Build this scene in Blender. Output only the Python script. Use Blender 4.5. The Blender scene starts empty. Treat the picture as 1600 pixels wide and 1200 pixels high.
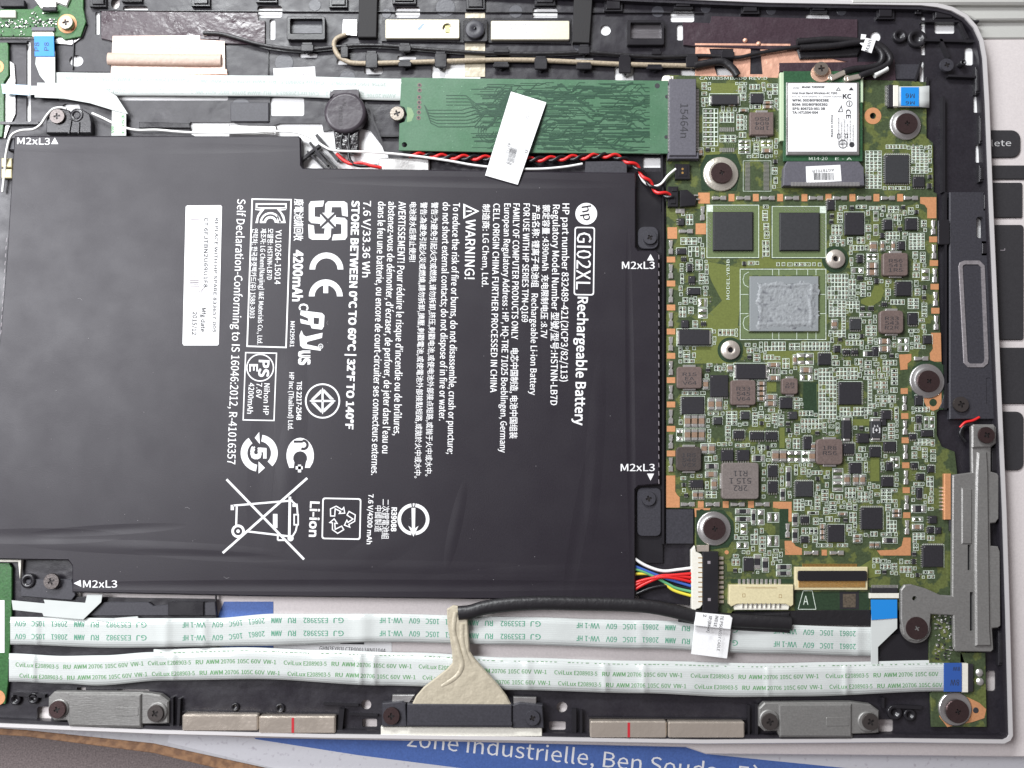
import bpy, math, random
from mathutils import Vector, Matrix
from mathutils.geometry import tessellate_polygon
random.seed(7)
SC = bpy.context.scene
COL = SC.collection
S = 0.00018                      # metres per plan unit (one photo pixel on the chassis floor)
F = 1331.0                       # focal length in the same units
TILT = math.radians(5.5)
D = F * S

# ---------------------------------------------------------------- camera, light, exposure
cam_d = bpy.data.cameras.new('camera'); cam = bpy.data.objects.new('camera', cam_d); COL.objects.link(cam)
cam_d.sensor_width = 36.0; cam_d.lens = F / 1600 * 36
cam_d.clip_start = 0.005; cam_d.clip_end = 20
cam.location = (0, -D * math.sin(TILT), D * math.cos(TILT)); cam.rotation_euler = (TILT, 0, 0)
SC.camera = cam
W = bpy.data.worlds.new('World'); SC.world = W; W.use_nodes = True
W.node_tree.nodes['Background'].inputs[0].default_value = (1.0, 0.90, 0.93, 1)
W.node_tree.nodes['Background'].inputs[1].default_value = 0.18
SC.view_settings.view_transform = 'Standard'; SC.view_settings.look = 'None'
SC.view_settings.exposure = 0.0; SC.view_settings.gamma = 1.0

def area(name, loc, target, size, size_y, power, color):
    l = bpy.data.lights.new(name, 'AREA'); l.shape = 'RECTANGLE'; l.size = size; l.size_y = size_y
    l.energy = power; l.color = color
    o = bpy.data.objects.new(name, l); COL.objects.link(o); o.location = loc
    o.rotation_euler = (Vector(target) - Vector(loc)).to_track_quat('-Z', 'Y').to_euler()
area('ceiling_lamp', (-0.45, 0.13, 0.50), (-0.06, 0.0, 0), 0.30, 0.36, 5.6, (0.95, 0.96, 1.0))
area('window_lamp', (-0.16, 0.40, 0.34), (-0.07, 0.11, 0), 0.22, 0.10, 3.4, (0.96, 0.99, 1.0))

# ---------------------------------------------------------------- plan helpers
CT, ST = math.cos(TILT), math.sin(TILT)
CX, CY, CZ = cam.location
def P(x, y, z=0.0):
    """point of the level z (plan units above the chassis floor) that stands at plan position x, y as photographed"""
    dx, dy, dz = (x - 800) / F, -(y - 600) / F, -1.0
    wx, wy, wz = dx, dy * CT - dz * ST, dy * ST + dz * CT
    t = (z * S - CZ) / wz
    return (CX + wx * t, CY + wy * t, z * S)
def L(x, y, z=0.0):
    return (x * S, -y * S, z * S)

def tess(loops):
    tris = tessellate_polygon([[Vector((p[0], p[1], 0)) for p in lp] for lp in loops])
    return tris
def sarea(p):
    return sum(p[i][0] * p[(i + 1) % len(p)][1] - p[(i + 1) % len(p)][0] * p[i][1] for i in range(len(p))) / 2
def inset(p, d):
    n = len(p); out = []; sg = 1 if sarea(p) > 0 else -1
    for i in range(n):
        a, b, c = p[i - 1], p[i], p[(i + 1) % n]
        e1 = Vector((b[0] - a[0], b[1] - a[1])); e2 = Vector((c[0] - b[0], c[1] - b[1]))
        if e1.length < 1e-6 or e2.length < 1e-6: out.append(b); continue
        e1.normalize(); e2.normalize()
        n1 = Vector((-e1.y, e1.x)) * sg; n2 = Vector((-e2.y, e2.x)) * sg
        m = n1 + n2
        k = d / max(0.35, 1 + n1.dot(n2))
        out.append((b[0] + m.x * k, b[1] + m.y * k))
    return out
def rect(x0, y0, x1, y1): return [(x0, y0), (x1, y0), (x1, y1), (x0, y1)]
def rrect(x0, y0, x1, y1, r, n=4):
    out = []
    for cx, cy, a0 in ((x1 - r, y0 + r, -90), (x1 - r, y1 - r, 0), (x0 + r, y1 - r, 90), (x0 + r, y0 + r, 180)):
        for i in range(n + 1):
            a = math.radians(a0 + 90 * i / n); out.append((cx + r * math.cos(a), cy + r * math.sin(a)))
    return out
def ring(cx, cy, r, n=24, ry=None, a0=0.0):
    ry = ry or r
    return [(cx + r * math.cos(a0 + 2 * math.pi * i / n), cy + ry * math.sin(a0 + 2 * math.pi * i / n)) for i in range(n)]
def rot(p, cx, cy, deg):
    c, s = math.cos(math.radians(deg)), math.sin(math.radians(deg))
    return [(cx + (x - cx) * c - (y - cy) * s, cy + (x - cx) * s + (y - cy) * c) for x, y in p]
def rrot(cx, cy, w, h, deg, r=0):
    q = rrect(cx - w / 2, cy - h / 2, cx + w / 2, cy + h / 2, r) if r else rect(cx - w / 2, cy - h / 2, cx + w / 2, cy + h / 2)
    return rot(q, cx, cy, deg)
def smooth_path(pts, k=6):
    out = []
    n = len(pts)
    for i in range(n - 1):
        p0, p1, p2, p3 = [Vector(pts[max(0, min(n - 1, j))]) for j in (i - 1, i, i + 1, i + 2)]
        for s in range(k):
            t = s / k
            out.append(0.5 * ((2 * p1) + (p2 - p0) * t + (2 * p0 - 5 * p1 + 4 * p2 - p3) * t * t + (3 * p1 - p0 - 3 * p2 + p3) * t ** 3))
    out.append(Vector(pts[-1]))
    return out

class MB:
    """collects shapes given in plan units and links them as one mesh object"""
    def __init__(s, local=False):
        s.v = []; s.f = []; s.m = []; s.sm = []; s.L = local
    def at(s, x, y, z): return L(x, y, z) if s.L else P(x, y, z)
    def add(s, vs, fs, mi=0, sm=False):
        o = len(s.v); s.v += [tuple(v) for v in vs]
        for f in fs: s.f.append([o + i for i in f]); s.m.append(mi); s.sm.append(sm)
        return s
    def prism(s, poly, z0, z1, mi=0, bev=0.0, holes=(), bottom=False):
        loops = [list(poly)] + [list(h) for h in holes]
        tops = [[s.at(x, y, z1) for x, y in lp] for lp in loops]
        vs = []; fs = []
        for k, lp in enumerate(loops):
            n = len(lp); ccw = sarea(lp) < 0      # image y is down
            want = ccw if k == 0 else not ccw
            T = tops[k]
            bev_here = bev if k == 0 else 0
            if bev_here:
                I = [s.at(x, y, z1) for x, y in inset(lp, bev_here)]
                T2 = [(p[0], p[1], p[2] - bev_here * S) for p in T]
            base = len(vs)
            lower = T2 if bev_here else T
            vs += lower; vs += [(p[0], p[1], z0 * S) for p in lower]
            for i in range(n):
                j = (i + 1) % n
                q = (base + i, base + n + i, base + n + j, base + j)
                fs.append(q if want else q[::-1])
            if bev_here:
                b2 = len(vs); vs += I
                for i in range(n):
                    j = (i + 1) % n
                    q = (b2 + i, base + i, base + j, b2 + j)
                    fs.append(q if want else q[::-1])
                tops[k] = I
        flat = [p for T in tops for p in T]
        base = len(vs); vs += flat
        if len(loops) == 1 and len(loops[0]) == 4:
            f = [base, base + 1, base + 2, base + 3]
            fs.append(f if sarea(loops[0]) < 0 else f[::-1])
        else:
            for t in tessellate_polygon([[Vector(p) for p in T] for T in tops]):
                a, b, c = [Vector(flat[i]) for i in t]
                f = [base + i for i in t]
                if (b - a).cross(c - a).z < 0: f = f[::-1]
                fs.append(f)
                if bottom: pass
        s.add(vs, fs, mi); return s
    def box(s, x0, y0, x1, y1, z0, z1, mi=0, bev=0.0):
        return s.prism(rect(x0, y0, x1, y1), z0, z1, mi, bev)
    def sheet(s, poly, z, mi=0, holes=()):
        loops = [list(poly)] + [list(h) for h in holes]
        T = [[s.at(x, y, z) for x, y in lp] for lp in loops]; flat = [p for t in T for p in t]; fs = []
        for t in tessellate_polygon([[Vector(p) for p in q] for q in T]):
            a, b, c = [Vector(flat[i]) for i in t]
            fs.append(t if (b - a).cross(c - a).z > 0 else t[::-1])
        return s.add(flat, fs, mi)
    def line(s, a, b, w, z, mi=0, h=0.0):
        dx, dy = b[0] - a[0], b[1] - a[1]; l = math.hypot(dx, dy) or 1
        nx, ny = -dy / l * w / 2, dx / l * w / 2
        q = [(a[0] + nx, a[1] + ny), (b[0] + nx, b[1] + ny), (b[0] - nx, b[1] - ny), (a[0] - nx, a[1] - ny)]
        return s.prism(q, z - h, z, mi) if h else s.sheet(q, z, mi)
    def poly_line(s, pts, w, z, mi=0, close=False):
        n = len(pts)
        for i in range(n if close else n - 1): s.line(pts[i], pts[(i + 1) % n], w, z + .03 * (i % 2) + .015 * (i % 3), mi)
        return s
    def frame(s, poly, w, z, mi=0):
        return s.sheet(poly, z, mi, holes=[inset(poly, w)])
    def lathe(s, cx, cy, prof, n=28, mi=0, sm=True):
        c = s.at(cx, cy, prof[-1][1]); vs = []; fs = []
        for r, z in prof:
            for i in range(n):
                a = 2 * math.pi * i / n
                vs.append((c[0] + r * S * math.cos(a), c[1] + r * S * math.sin(a), z * S))
        for k in range(len(prof) - 1):
            for i in range(n):
                j = (i + 1) % n
                fs.append((k * n + i, k * n + j, (k + 1) * n + j, (k + 1) * n + i))
        s.add(vs, fs, mi, sm)
        if prof[-1][0] > 0.01:
            s.add(vs[-n:], [tuple(range(n))], mi, False)
        return s
    def disc(s, cx, cy, r, z0, z1, n=24, mi=0, bev=0.6):
        return s.lathe(cx, cy, [(r, z0), (r, z1 - bev), (r - bev, z1)], n, mi, False)
    def tube(s, pts, r, n=8, mi=0, k=6, flat=1.0):
        path = smooth_path(pts, k) if k else [Vector(p) for p in pts]
        W_ = [Vector(s.at(*p)) for p in path]; vs = []; fs = []
        for i, p in enumerate(W_):
            t = (W_[min(i + 1, len(W_) - 1)] - W_[max(i - 1, 0)])
            if t.length < 1e-9: t = Vector((1, 0, 0))
            t.normalize()
            side = t.cross(Vector((0, 0, 1)))
            if side.length < 1e-4: side = Vector((1, 0, 0))
            side.normalize(); up = side.cross(t)
            for q in range(n):
                a = 2 * math.pi * q / n
                vs.append(p + side * (math.cos(a) * r * S) + up * (math.sin(a) * r * S * flat))
        for i in range(len(W_) - 1):
            for q in range(n):
                q2 = (q + 1) % n
                fs.append((i * n + q, i * n + q2, (i + 1) * n + q2, (i + 1) * n + q))
        s.add(vs, fs, mi, True)
        s.add(vs[:n], [tuple(range(n))], mi); s.add(vs[-n:], [tuple(range(n))[::-1]], mi)
        return s
    def ribbon(s, top, bot, zf, th=1.0, mi=0, step=14, seg=3):
        """flat cable between two long edges; zf(x) gives its height"""
        def interp(e, x):
            for a, b in zip(e, e[1:]):
                if a[0] <= x <= b[0]: 
                    t = (x - a[0]) / max(1e-6, b[0] - a[0]); t = t * t * (3 - 2 * t)
                    return a[1] + (b[1] - a[1]) * t
            return e[-1][1] if x > e[-1][0] else e[0][1]
        x0, x1 = top[0][0], top[-1][0]; n = max(2, int((x1 - x0) / step)); vs = []; fs = []
        for i in range(n + 1):
            x = x0 + (x1 - x0) * i / n; yt, yb = interp(top, x), interp(bot, x); z = zf(x)
            for k in range(seg + 1): vs.append(s.at(x, yt + (yb - yt) * k / seg, z))
            for k in range(seg + 1):
                p = s.at(x, yt + (yb - yt) * k / seg, z); vs.append((p[0], p[1], p[2] - th * S))
        m = seg + 1
        for i in range(n):
            a, b = i * 2 * m, (i + 1) * 2 * m
            for k in range(seg):
                fs.append((a + k, a + k + 1, b + k + 1, b + k))
                fs.append((a + m + k, b + m + k, b + m + k + 1, a + m + k + 1))
            fs.append((a, b, b + m, a + m)); fs.append((a + seg, a + m + seg, b + m + seg, b + seg))
        s.add(vs, fs, mi, True); return s
    def text(s, body, a, b, cap, z, mi=0, bold=0.0, zf=None, stretch=True):
        """flat lettering whose baseline runs from a to b"""
        vs0, fs0, w = glyphs(body, bold)
        dx, dy = b[0] - a[0], b[1] - a[1]; l = math.hypot(dx, dy); dx /= l; dy /= l
        k = (l / w) if stretch else cap / CAP
        kc = cap / CAP; ux, uy = dy, -dx; q = max(0.0, bold) * cap * 1.7
        for n_, (sa, su) in enumerate([(0, 0)] if q < .01 else [(-1, -.6), (1, .6)] if bold < .016 else [(-1, -.8), (1, -.8), (-1, .8), (1, .8)]):
            vs = []
            for x, y in vs0:
                px = a[0] + dx * (x * k + sa * q) + ux * (y * kc + su * q); py = a[1] + dy * (x * k + sa * q) + uy * (y * kc + su * q)
                vs.append(s.at(px, py, (zf(px) if zf else z) + .03 * n_))
            s.add(vs, fs0, mi)
        return s
    def build(s, name, mats, parent=None, loc=None):
        if not isinstance(mats, (list, tuple)): mats = [mats]
        me = bpy.data.meshes.new(name)
        if parent is not None: off = Vector(parent['_o']) if '_o' in parent else Vector((0, 0, 0))
        elif loc is not None: off = Vector(loc)
        elif s.L: off = Vector((0, 0, 0))
        else:
            lo = [min(v[i] for v in s.v) for i in range(3)]; hi = [max(v[i] for v in s.v) for i in range(3)]
            off = Vector(((lo[0] + hi[0]) / 2, (lo[1] + hi[1]) / 2, lo[2]))
        if s.L: off = Vector((0, 0, 0))
        me.from_pydata([tuple(Vector(v) - off) for v in s.v], [], s.f)
        for m in mats: me.materials.append(m)
        me.polygons.foreach_set('material_index', s.m); me.polygons.foreach_set('use_smooth', s.sm)
        me.update()
        o = bpy.data.objects.new(name, me); COL.objects.link(o)
        if parent is not None:
            o.parent = parent; o['_o'] = tuple(off)
        else:
            o.location = off; o['_o'] = tuple(off)
        return o

_g = {}
try:      # the sans serif face that ships with Blender; the built-in one if it is not there
    import os
    FONT = bpy.data.fonts.load(os.path.join(bpy.utils.system_resource('DATAFILES'), 'fonts', 'Noto Sans CJK Regular.woff2'))
except Exception:
    FONT = None
def _run(body, bold, font):
    k = (body, bold, font)
    if k in _g: return _g[k]
    c = bpy.data.curves.new('lettering', 'FONT'); c.body = body; c.resolution_u = 2; c.offset = bold
    if font: c.font = font
    o = bpy.data.objects.new('lettering', c)
    me = bpy.data.meshes.new_from_object(o)
    vs = [(v.co.x, v.co.y) for v in me.vertices]; fs = [tuple(p.vertices) for p in me.polygons]
    if vs and fs:
        f = fs[0]
        A = sum(vs[f[i]][0] * vs[f[(i + 1) % len(f)]][1] - vs[f[(i + 1) % len(f)]][0] * vs[f[i]][1] for i in range(len(f)))
        if A < 0: fs = [q[::-1] for q in fs]
    x0 = min(v[0] for v in vs); w = max(v[0] for v in vs) - x0
    vs = [(x - x0, y) for x, y in vs]
    bpy.data.objects.remove(o); bpy.data.curves.remove(c); bpy.data.meshes.remove(me)
    _g[k] = (vs, fs, w); return _g[k]
def glyphs(body, bold):
    return _run(body, 0.0, FONT)

CAP = 1.0
CAP = max(v[1] for v in glyphs('H', 0.0)[0])

def tag(o, label=None, cat=None, group=None, kind=None):
    if label: o['label'] = label
    if cat: o['category'] = cat
    if group: o['group'] = group
    if kind: o['kind'] = kind
    return o
def thing(name, label, cat, x, y, z=0, group=None):
    o = bpy.data.objects.new(name, None); COL.objects.link(o); o.empty_display_size = 0.002
    o.location = P(x, y, z); o['_o'] = tuple(o.location)
    return tag(o, label, cat, group)
def copy_tree(o, loc=None, rz=None):
    c = o.copy(); COL.objects.link(c)
    if loc is not None: c.location = loc
    if rz is not None: c.rotation_euler = (0, 0, rz)
    for ch in [q for q in bpy.data.objects if q.parent == o]:
        d = ch.copy(); COL.objects.link(d); d.parent = c
        for g in [q for q in bpy.data.objects if q.parent == ch]:
            e = g.copy(); COL.objects.link(e); e.parent = d
    return c

# ---------------------------------------------------------------- materials
def mat(name, col, rough=0.5, metal=0.0, bump=0.0, bs=6.0, col2=None, ns=20.0, spec=0.5, vary=0.0, contrast=(0.4, 0.6), coat=0.0, aniso=None, det=4.0, rvar=0.0, film=None, folds=False):
    m = bpy.data.materials.new(name); m.use_nodes = True; nt = m.node_tree; N = nt.nodes; K = nt.links
    b = N['Principled BSDF']
    b.inputs['Base Color'].default_value = (*col, 1); b.inputs['Roughness'].default_value = rough
    b.inputs['Metallic'].default_value = metal; b.inputs['Specular IOR Level'].default_value = spec
    if coat: b.inputs['Coat Weight'].default_value = coat; b.inputs['Coat Roughness'].default_value = 0.15
    tc = N.new('ShaderNodeTexCoord')
    def noise(scale, detail=4.0, vec=None):
        n = N.new('ShaderNodeTexNoise'); n.inputs['Scale'].default_value = 1 / (scale * S); n.inputs['Detail'].default_value = detail
        K.new(vec or tc.outputs['Object'], n.inputs['Vector']); return n
    src = None
    if col2 is not None:
        n = noise(ns, det); r = N.new('ShaderNodeValToRGB')
        r.color_ramp.elements[0].position = contrast[0]; r.color_ramp.elements[1].position = contrast[1]
        r.color_ramp.elements[0].color = (*col, 1); r.color_ramp.elements[1].color = (*col2, 1)
        K.new(n.outputs['Fac'], r.inputs['Fac']); src = r.outputs['Color']
    if vary:
        n = noise(3.0, 3.0); mx = N.new('ShaderNodeMix'); mx.data_type = 'RGBA'; mx.blend_type = 'MULTIPLY'
        mx.inputs[0].default_value = 1.0
        r = N.new('ShaderNodeMapRange'); r.inputs[1].default_value = 0.3; r.inputs[2].default_value = 0.7
        r.inputs[3].default_value = 1 - vary; r.inputs[4].default_value = 1 + vary
        K.new(n.outputs['Fac'], r.inputs[0])
        if src is not None: K.new(src, mx.inputs[6])
        else: mx.inputs[6].default_value = (*col, 1)
        K.new(r.outputs[0], mx.inputs[7]); src = mx.outputs[2]
    if src is not None: K.new(src, b.inputs['Base Color'])
    if rvar:
        n = noise(45.0, 5.0); r = N.new('ShaderNodeMapRange'); r.inputs[1].default_value = 0.3; r.inputs[2].default_value = 0.7
        r.inputs[3].default_value = max(0.05, rough - rvar); r.inputs[4].default_value = min(1, rough + rvar)
        K.new(n.outputs['Fac'], r.inputs[0]); K.new(r.outputs[0], b.inputs['Roughness'])
    if bump:
        if aniso:
            mp = N.new('ShaderNodeMapping'); mp.inputs['Scale'].default_value = aniso; K.new(tc.outputs['Object'], mp.inputs['Vector'])
            n = noise(bs, 3.0, mp.outputs['Vector'])
        else: n = noise(bs, 3.0)
        bp = N.new('ShaderNodeBump'); bp.inputs['Strength'].default_value = bump; bp.inputs['Distance'].default_value = bs * 0.25 * S
        K.new(n.outputs['Fac'], bp.inputs['Height'])
        if film:
            n2 = noise(film[0], 2.0); b2 = N.new('ShaderNodeBump'); b2.inputs['Strength'].default_value = film[1]
            b2.inputs['Distance'].default_value = film[0] * 0.1 * S
            K.new(n2.outputs['Fac'], b2.inputs['Height']); K.new(bp.outputs[0], b2.inputs['Normal']); K.new(b2.outputs[0], b.inputs['Normal'])
        elif folds:      # long soft creases of a loosely wrapped pouch, both ways
            last = bp.outputs[0]
            for sc_, w_, st_ in (((.22, 1, 1), 90, .14), ((1, .2, 1), 110, .14), ((.6, .6, 1), 150, .08)):
                mp_ = N.new('ShaderNodeMapping'); mp_.inputs['Scale'].default_value = sc_; mp_.inputs['Rotation'].default_value = (0, 0, .05)
                K.new(tc.outputs['Object'], mp_.inputs['Vector']); n2 = noise(w_, 0.6, mp_.outputs['Vector'])
                b2 = N.new('ShaderNodeBump'); b2.inputs['Strength'].default_value = st_; b2.inputs['Distance'].default_value = w_ * .09 * S
                K.new(n2.outputs['Fac'], b2.inputs['Height']); K.new(last, b2.inputs['Normal']); last = b2.outputs[0]
            acc = None; O_ = Vector(P(520, 580, 0))      # single dents and creases, each an elongated soft bump
            for cx, cy, ln, wd, an_, ht in [(60, 838, 130, 12, 0, -1.2), (170, 828, 120, 8, -3, -.8), (230, 856, 200, 11, 2, .9), (330, 868, 120, 8, 3, -.6), (455, 650, 26, 150, 0, .9), (445, 760, 18, 110, 3, .8), (408, 720, 20, 160, 2, -.6), (712, 820, 10, 70, 12, .9),
                    (590, 862, 60, 22, -20, .8), (930, 700, 14, 150, 4, .8), (905, 820, 12, 130, 10, -.7), (950, 560, 30, 120, -3, -.6), (985, 640, 7, 290, 0, -1.2), (560, 915, 500, 9, 0, -1.3), (640, 886, 260, 10, 1, .6), (800, 900, 150, 14, -4, .8), (735, 285, 250, 9, 1, -.9), (240, 232, 240, 9, 0, -.9), (150, 560, 60, 200, 8, .35), (250, 700, 90, 60, 20, -.4), (860, 500, 14, 180, 1, .35)]:
                mp_ = N.new('ShaderNodeMapping'); mp_.vector_type = 'TEXTURE'; c_ = Vector(P(cx, cy, 15)) - O_
                mp_.inputs['Location'].default_value = (c_.x, c_.y, 15 * S); mp_.inputs['Rotation'].default_value = (0, 0, math.radians(-an_)); mp_.inputs['Scale'].default_value = (ln * S, wd * S, 40 * S)
                K.new(tc.outputs['Object'], mp_.inputs['Vector']); g_ = N.new('ShaderNodeTexGradient'); g_.gradient_type = 'SPHERICAL'; K.new(mp_.outputs['Vector'], g_.inputs['Vector'])
                q_ = N.new('ShaderNodeMath'); q_.operation = 'SMOOTH_MIN'; q_.inputs[1].default_value = .8; q_.inputs[2].default_value = .4; K.new(g_.outputs['Fac'], q_.inputs[0])
                m_ = N.new('ShaderNodeMath'); m_.operation = 'MULTIPLY_ADD'; m_.inputs[1].default_value = ht
                K.new(q_.outputs[0], m_.inputs[0])
                if acc is not None: K.new(acc, m_.inputs[2])
                else: m_.inputs[2].default_value = 0
                acc = m_.outputs[0]
            b3 = N.new('ShaderNodeBump'); b3.inputs['Strength'].default_value = 1.0; b3.inputs['Distance'].default_value = 0.7 * S
            K.new(acc, b3.inputs['Height']); K.new(last, b3.inputs['Normal']); last = b3.outputs[0]
            K.new(last, b.inputs['Normal'])
        else: K.new(bp.outputs[0], b.inputs['Normal'])
    return m

M = {}
M['plastic'] = mat('black_plastic', (0.018, 0.016, 0.021), 0.42, bump=0.25, bs=2.0, vary=0.2, rvar=0.12, film=(30, 0.5))
M['plastic2'] = mat('smooth_black_plastic', (0.016, 0.015, 0.018), 0.3, bump=0.12, bs=3.0, rvar=0.1)
M['plastic3'] = mat('grey_black_plastic', (0.035, 0.034, 0.042), 0.5, bump=0.3, bs=1.6, vary=0.2)
M['film'] = mat('battery_film', (0.0135, 0.0105, 0.016), 0.47, bump=0.35, bs=1.5, vary=0.12, rvar=0.03, spec=0.44, folds=True)
M['white_print'] = mat('white_ink', (0.80, 0.80, 0.80), 0.55)
M['dark_print'] = mat('dark_ink', (0.03, 0.03, 0.035), 0.6)
M['key_print'] = mat('key_letter_ink', (0.55, 0.55, 0.55), 0.6)
M['grey_print'] = mat('grey_ink', (0.28, 0.25, 0.27), 0.6)
M['green_print'] = mat('green_ink', (0.06, 0.30, 0.18), 0.5)
M['leaf_print'] = mat('leaf_green_ink', (0.10, 0.30, 0.10), 0.5)
M['blue_print'] = mat('blue_ink', (0.02, 0.06, 0.28), 0.5)
M['red_print'] = mat('red_ink', (0.45, 0.02, 0.03), 0.5)
M['pcb'] = mat('olive_solder_mask', (0.052, 0.072, 0.034), 0.33, col2=(0.108, 0.128, 0.040), ns=22.0, contrast=(0.52, 0.57), bump=0.3, bs=2.5, vary=0.22, det=5.0)
M['pcb_pour'] = mat('light_olive_solder_mask', (0.135, 0.158, 0.042), 0.4, bump=0.15, bs=2.5, vary=0.1)
M['pcb_dark'] = mat('dark_green_solder_mask', (0.024, 0.046, 0.024), 0.35, bump=0.2, bs=2.5, vary=0.2)
M['pcb2'] = mat('green_solder_mask', (0.035, 0.115, 0.035), 0.3, bump=0.3, bs=2.5, vary=0.25)
M['ssd'] = mat('ssd_green_mask', (0.068, 0.152, 0.088), 0.3, col2=(0.084, 0.168, 0.104), ns=40.0, bump=0.2, bs=2.0, vary=0.08)
M['trace'] = mat('buried_trace', (0.030, 0.072, 0.046), 0.32, vary=0.1)
M['silk'] = mat('silkscreen_ink', (0.58, 0.66, 0.57), 0.6, vary=0.25)
M['solder'] = mat('bright_solder', (0.80, 0.79, 0.76), 0.28, metal=0.85, bump=0.6, bs=3.0)
M['tiny_solder'] = mat('tiny_solder', (0.62, 0.64, 0.58), 0.4, metal=0.5)
M['tape_roll'] = mat('pink_tan_tape', (0.47, 0.345, 0.28), 0.5, bump=0.4, bs=2.0, vary=0.08, film=(14, .8))
M['dull_silver'] = mat('dull_silver_print', (0.26, 0.24, 0.25), 0.45, metal=0.3, vary=0.2)
M['post_metal'] = mat('pale_post_metal', (0.62, 0.56, 0.50), 0.36, metal=0.6, bump=0.5, bs=2.0, aniso=(1, .3, 1))
M['tin'] = mat('tinned_steel', (0.62, 0.61, 0.60), 0.33, metal=0.9, bump=0.2, bs=3.0, rvar=0.1)
M['brass'] = mat('gold_pad', (0.70, 0.42, 0.14), 0.35, metal=0.8)
M['copper'] = mat('bare_copper_pad', (0.60, 0.285, 0.135), 0.45, metal=0.25, vary=0.1)
M['foil'] = mat('copper_foil', (0.82, 0.46, 0.33), 0.36, metal=0.4, bump=0.6, bs=12.0, film=(26, 0.8), rvar=0.1)
M['tape_tan'] = mat('tan_cloth_tape', (0.47, 0.42, 0.32), 0.42, metal=0.1, bump=0.4, bs=2.0, vary=0.06, film=(16, 1.3))
M['tape_pink'] = mat('pale_foil_tape', (0.74, 0.58, 0.50), 0.45, metal=0.25, bump=0.5, bs=6.0, film=(22, 0.8))
M['tape_dark'] = mat('dark_purple_tape', (0.045, 0.028, 0.036), 0.33, bump=0.4, bs=10.0, vary=0.2, rvar=0.12, film=(24, 0.7))
M['chip'] = mat('chip_epoxy', (0.022, 0.021, 0.025), 0.48, bump=0.3, bs=1.6, vary=0.15)
M['chip_blue'] = mat('blue_black_epoxy', (0.034, 0.035, 0.038), 0.45, bump=0.2, bs=1.6, vary=0.12)
M['ferrite'] = mat('brown_grey_ferrite', (0.135, 0.098, 0.088), 0.5, bump=0.5, bs=2.0, vary=0.16)
M['ferrite2'] = mat('dark_ferrite', (0.060, 0.048, 0.044), 0.5, bump=0.5, bs=2.0, vary=0.16)
M['ferrite3'] = mat('pale_ferrite', (0.17, 0.145, 0.135), 0.45, bump=0.5, bs=2.0, vary=0.14)
M['ceramic'] = mat('tan_ceramic', (0.25, 0.165, 0.115), 0.4, vary=0.15)
M['paste'] = mat('grey_thermal_paste', (0.27, 0.285, 0.295), 0.5, metal=0.0, bump=0.9, bs=4.0, col2=(0.13, 0.135, 0.15), ns=9, contrast=(0.55, 0.72), film=(16, 1.0))
M['socket'] = mat('grey_socket_plastic', (0.100, 0.097, 0.115), 0.5, bump=0.4, bs=1.6, vary=0.12)
M['flat_cable'] = mat('white_flat_cable', (0.555, 0.58, 0.565), 0.12, bump=0.10, bs=4.0, spec=0.6, aniso=(0.02, 1.4, 1), film=(60, 0.35))
M['stiff'] = mat('blue_stiffener', (0.015, 0.22, 0.62), 0.32, rvar=0.08)
M['stiff_pale'] = mat('pale_blue_stiffener', (0.50, 0.66, 0.78), 0.3)
M['stiff_deep'] = mat('deep_blue_stiffener', (0.03, 0.09, 0.33), 0.35)
M['paper'] = mat('white_sticker', (0.80, 0.80, 0.80), 0.6, bump=0.15, bs=3.0, vary=0.03)
M['white_plastic'] = mat('white_nylon', (0.72, 0.70, 0.62), 0.45, vary=0.06)
M['beige'] = mat('beige_nylon', (0.62, 0.55, 0.34), 0.5, bump=0.2, bs=2.0, vary=0.08)
M['rubber'] = mat('black_cable_jacket', (0.014, 0.013, 0.015), 0.42, bump=0.4, bs=4.0, film=(14, 0.6))
M['wire_white'] = mat('white_wire', (0.80, 0.80, 0.78), 0.35)
M['wire_red'] = mat('red_wire', (0.62, 0.02, 0.02), 0.35)
M['wire_black'] = mat('black_wire', (0.012, 0.012, 0.014), 0.3)
M['wire_tan'] = mat('tan_braided_wire', (0.34, 0.28, 0.20), 0.5, bump=0.8, bs=3.0, vary=0.25)
M['wire_blue'] = mat('blue_wire', (0.05, 0.12, 0.42), 0.35)
M['wire_green'] = mat('green_wire', (0.12, 0.38, 0.18), 0.35)
M['wire_yellow'] = mat('yellow_wire', (0.70, 0.60, 0.06), 0.35)
M['alu'] = mat('brushed_aluminium', (0.66, 0.64, 0.65), 0.42, metal=0.45, bump=0.35, bs=1.6, vary=0.05)
M['deck'] = mat('silver_laptop_deck', (0.68, 0.63, 0.62), 0.5, metal=0.15, bump=0.3, bs=1.6, vary=0.05)
M['rim'] = mat('silver_tablet_rim', (0.68, 0.66, 0.66), 0.42, metal=0.35, bump=0.3, bs=1.6)
M['cast'] = mat('cast_zinc', (0.25, 0.245, 0.235), 0.4, metal=0.45, bump=0.5, bs=2.0, aniso=(.25, 1, 1), vary=0.1, rvar=0.1)
M['steel'] = mat('dark_nickel_screw', (0.13, 0.115, 0.11), 0.34, metal=0.8, bump=0.2, bs=4.0)
M['steel_brown'] = mat('brown_screw_head', (0.10, 0.065, 0.065), 0.36, metal=0.8, bump=0.3, bs=2.0, vary=0.1)
M['steel_light'] = mat('bright_screw_head', (0.42, 0.37, 0.32), 0.3, metal=0.85, bump=0.25, bs=3.0)
M['nickel'] = mat('nickel_plate', (0.72, 0.64, 0.55), 0.28, metal=0.75, bump=0.3, bs=8.0, rvar=0.1)
M['cam_gold'] = mat('pale_gold_shield', (0.62, 0.58, 0.46), 0.42, metal=0.4, vary=0.05)
M['key'] = mat('charcoal_key', (0.030, 0.029, 0.032), 0.5, bump=0.3, bs=1.6, vary=0.1)
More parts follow.
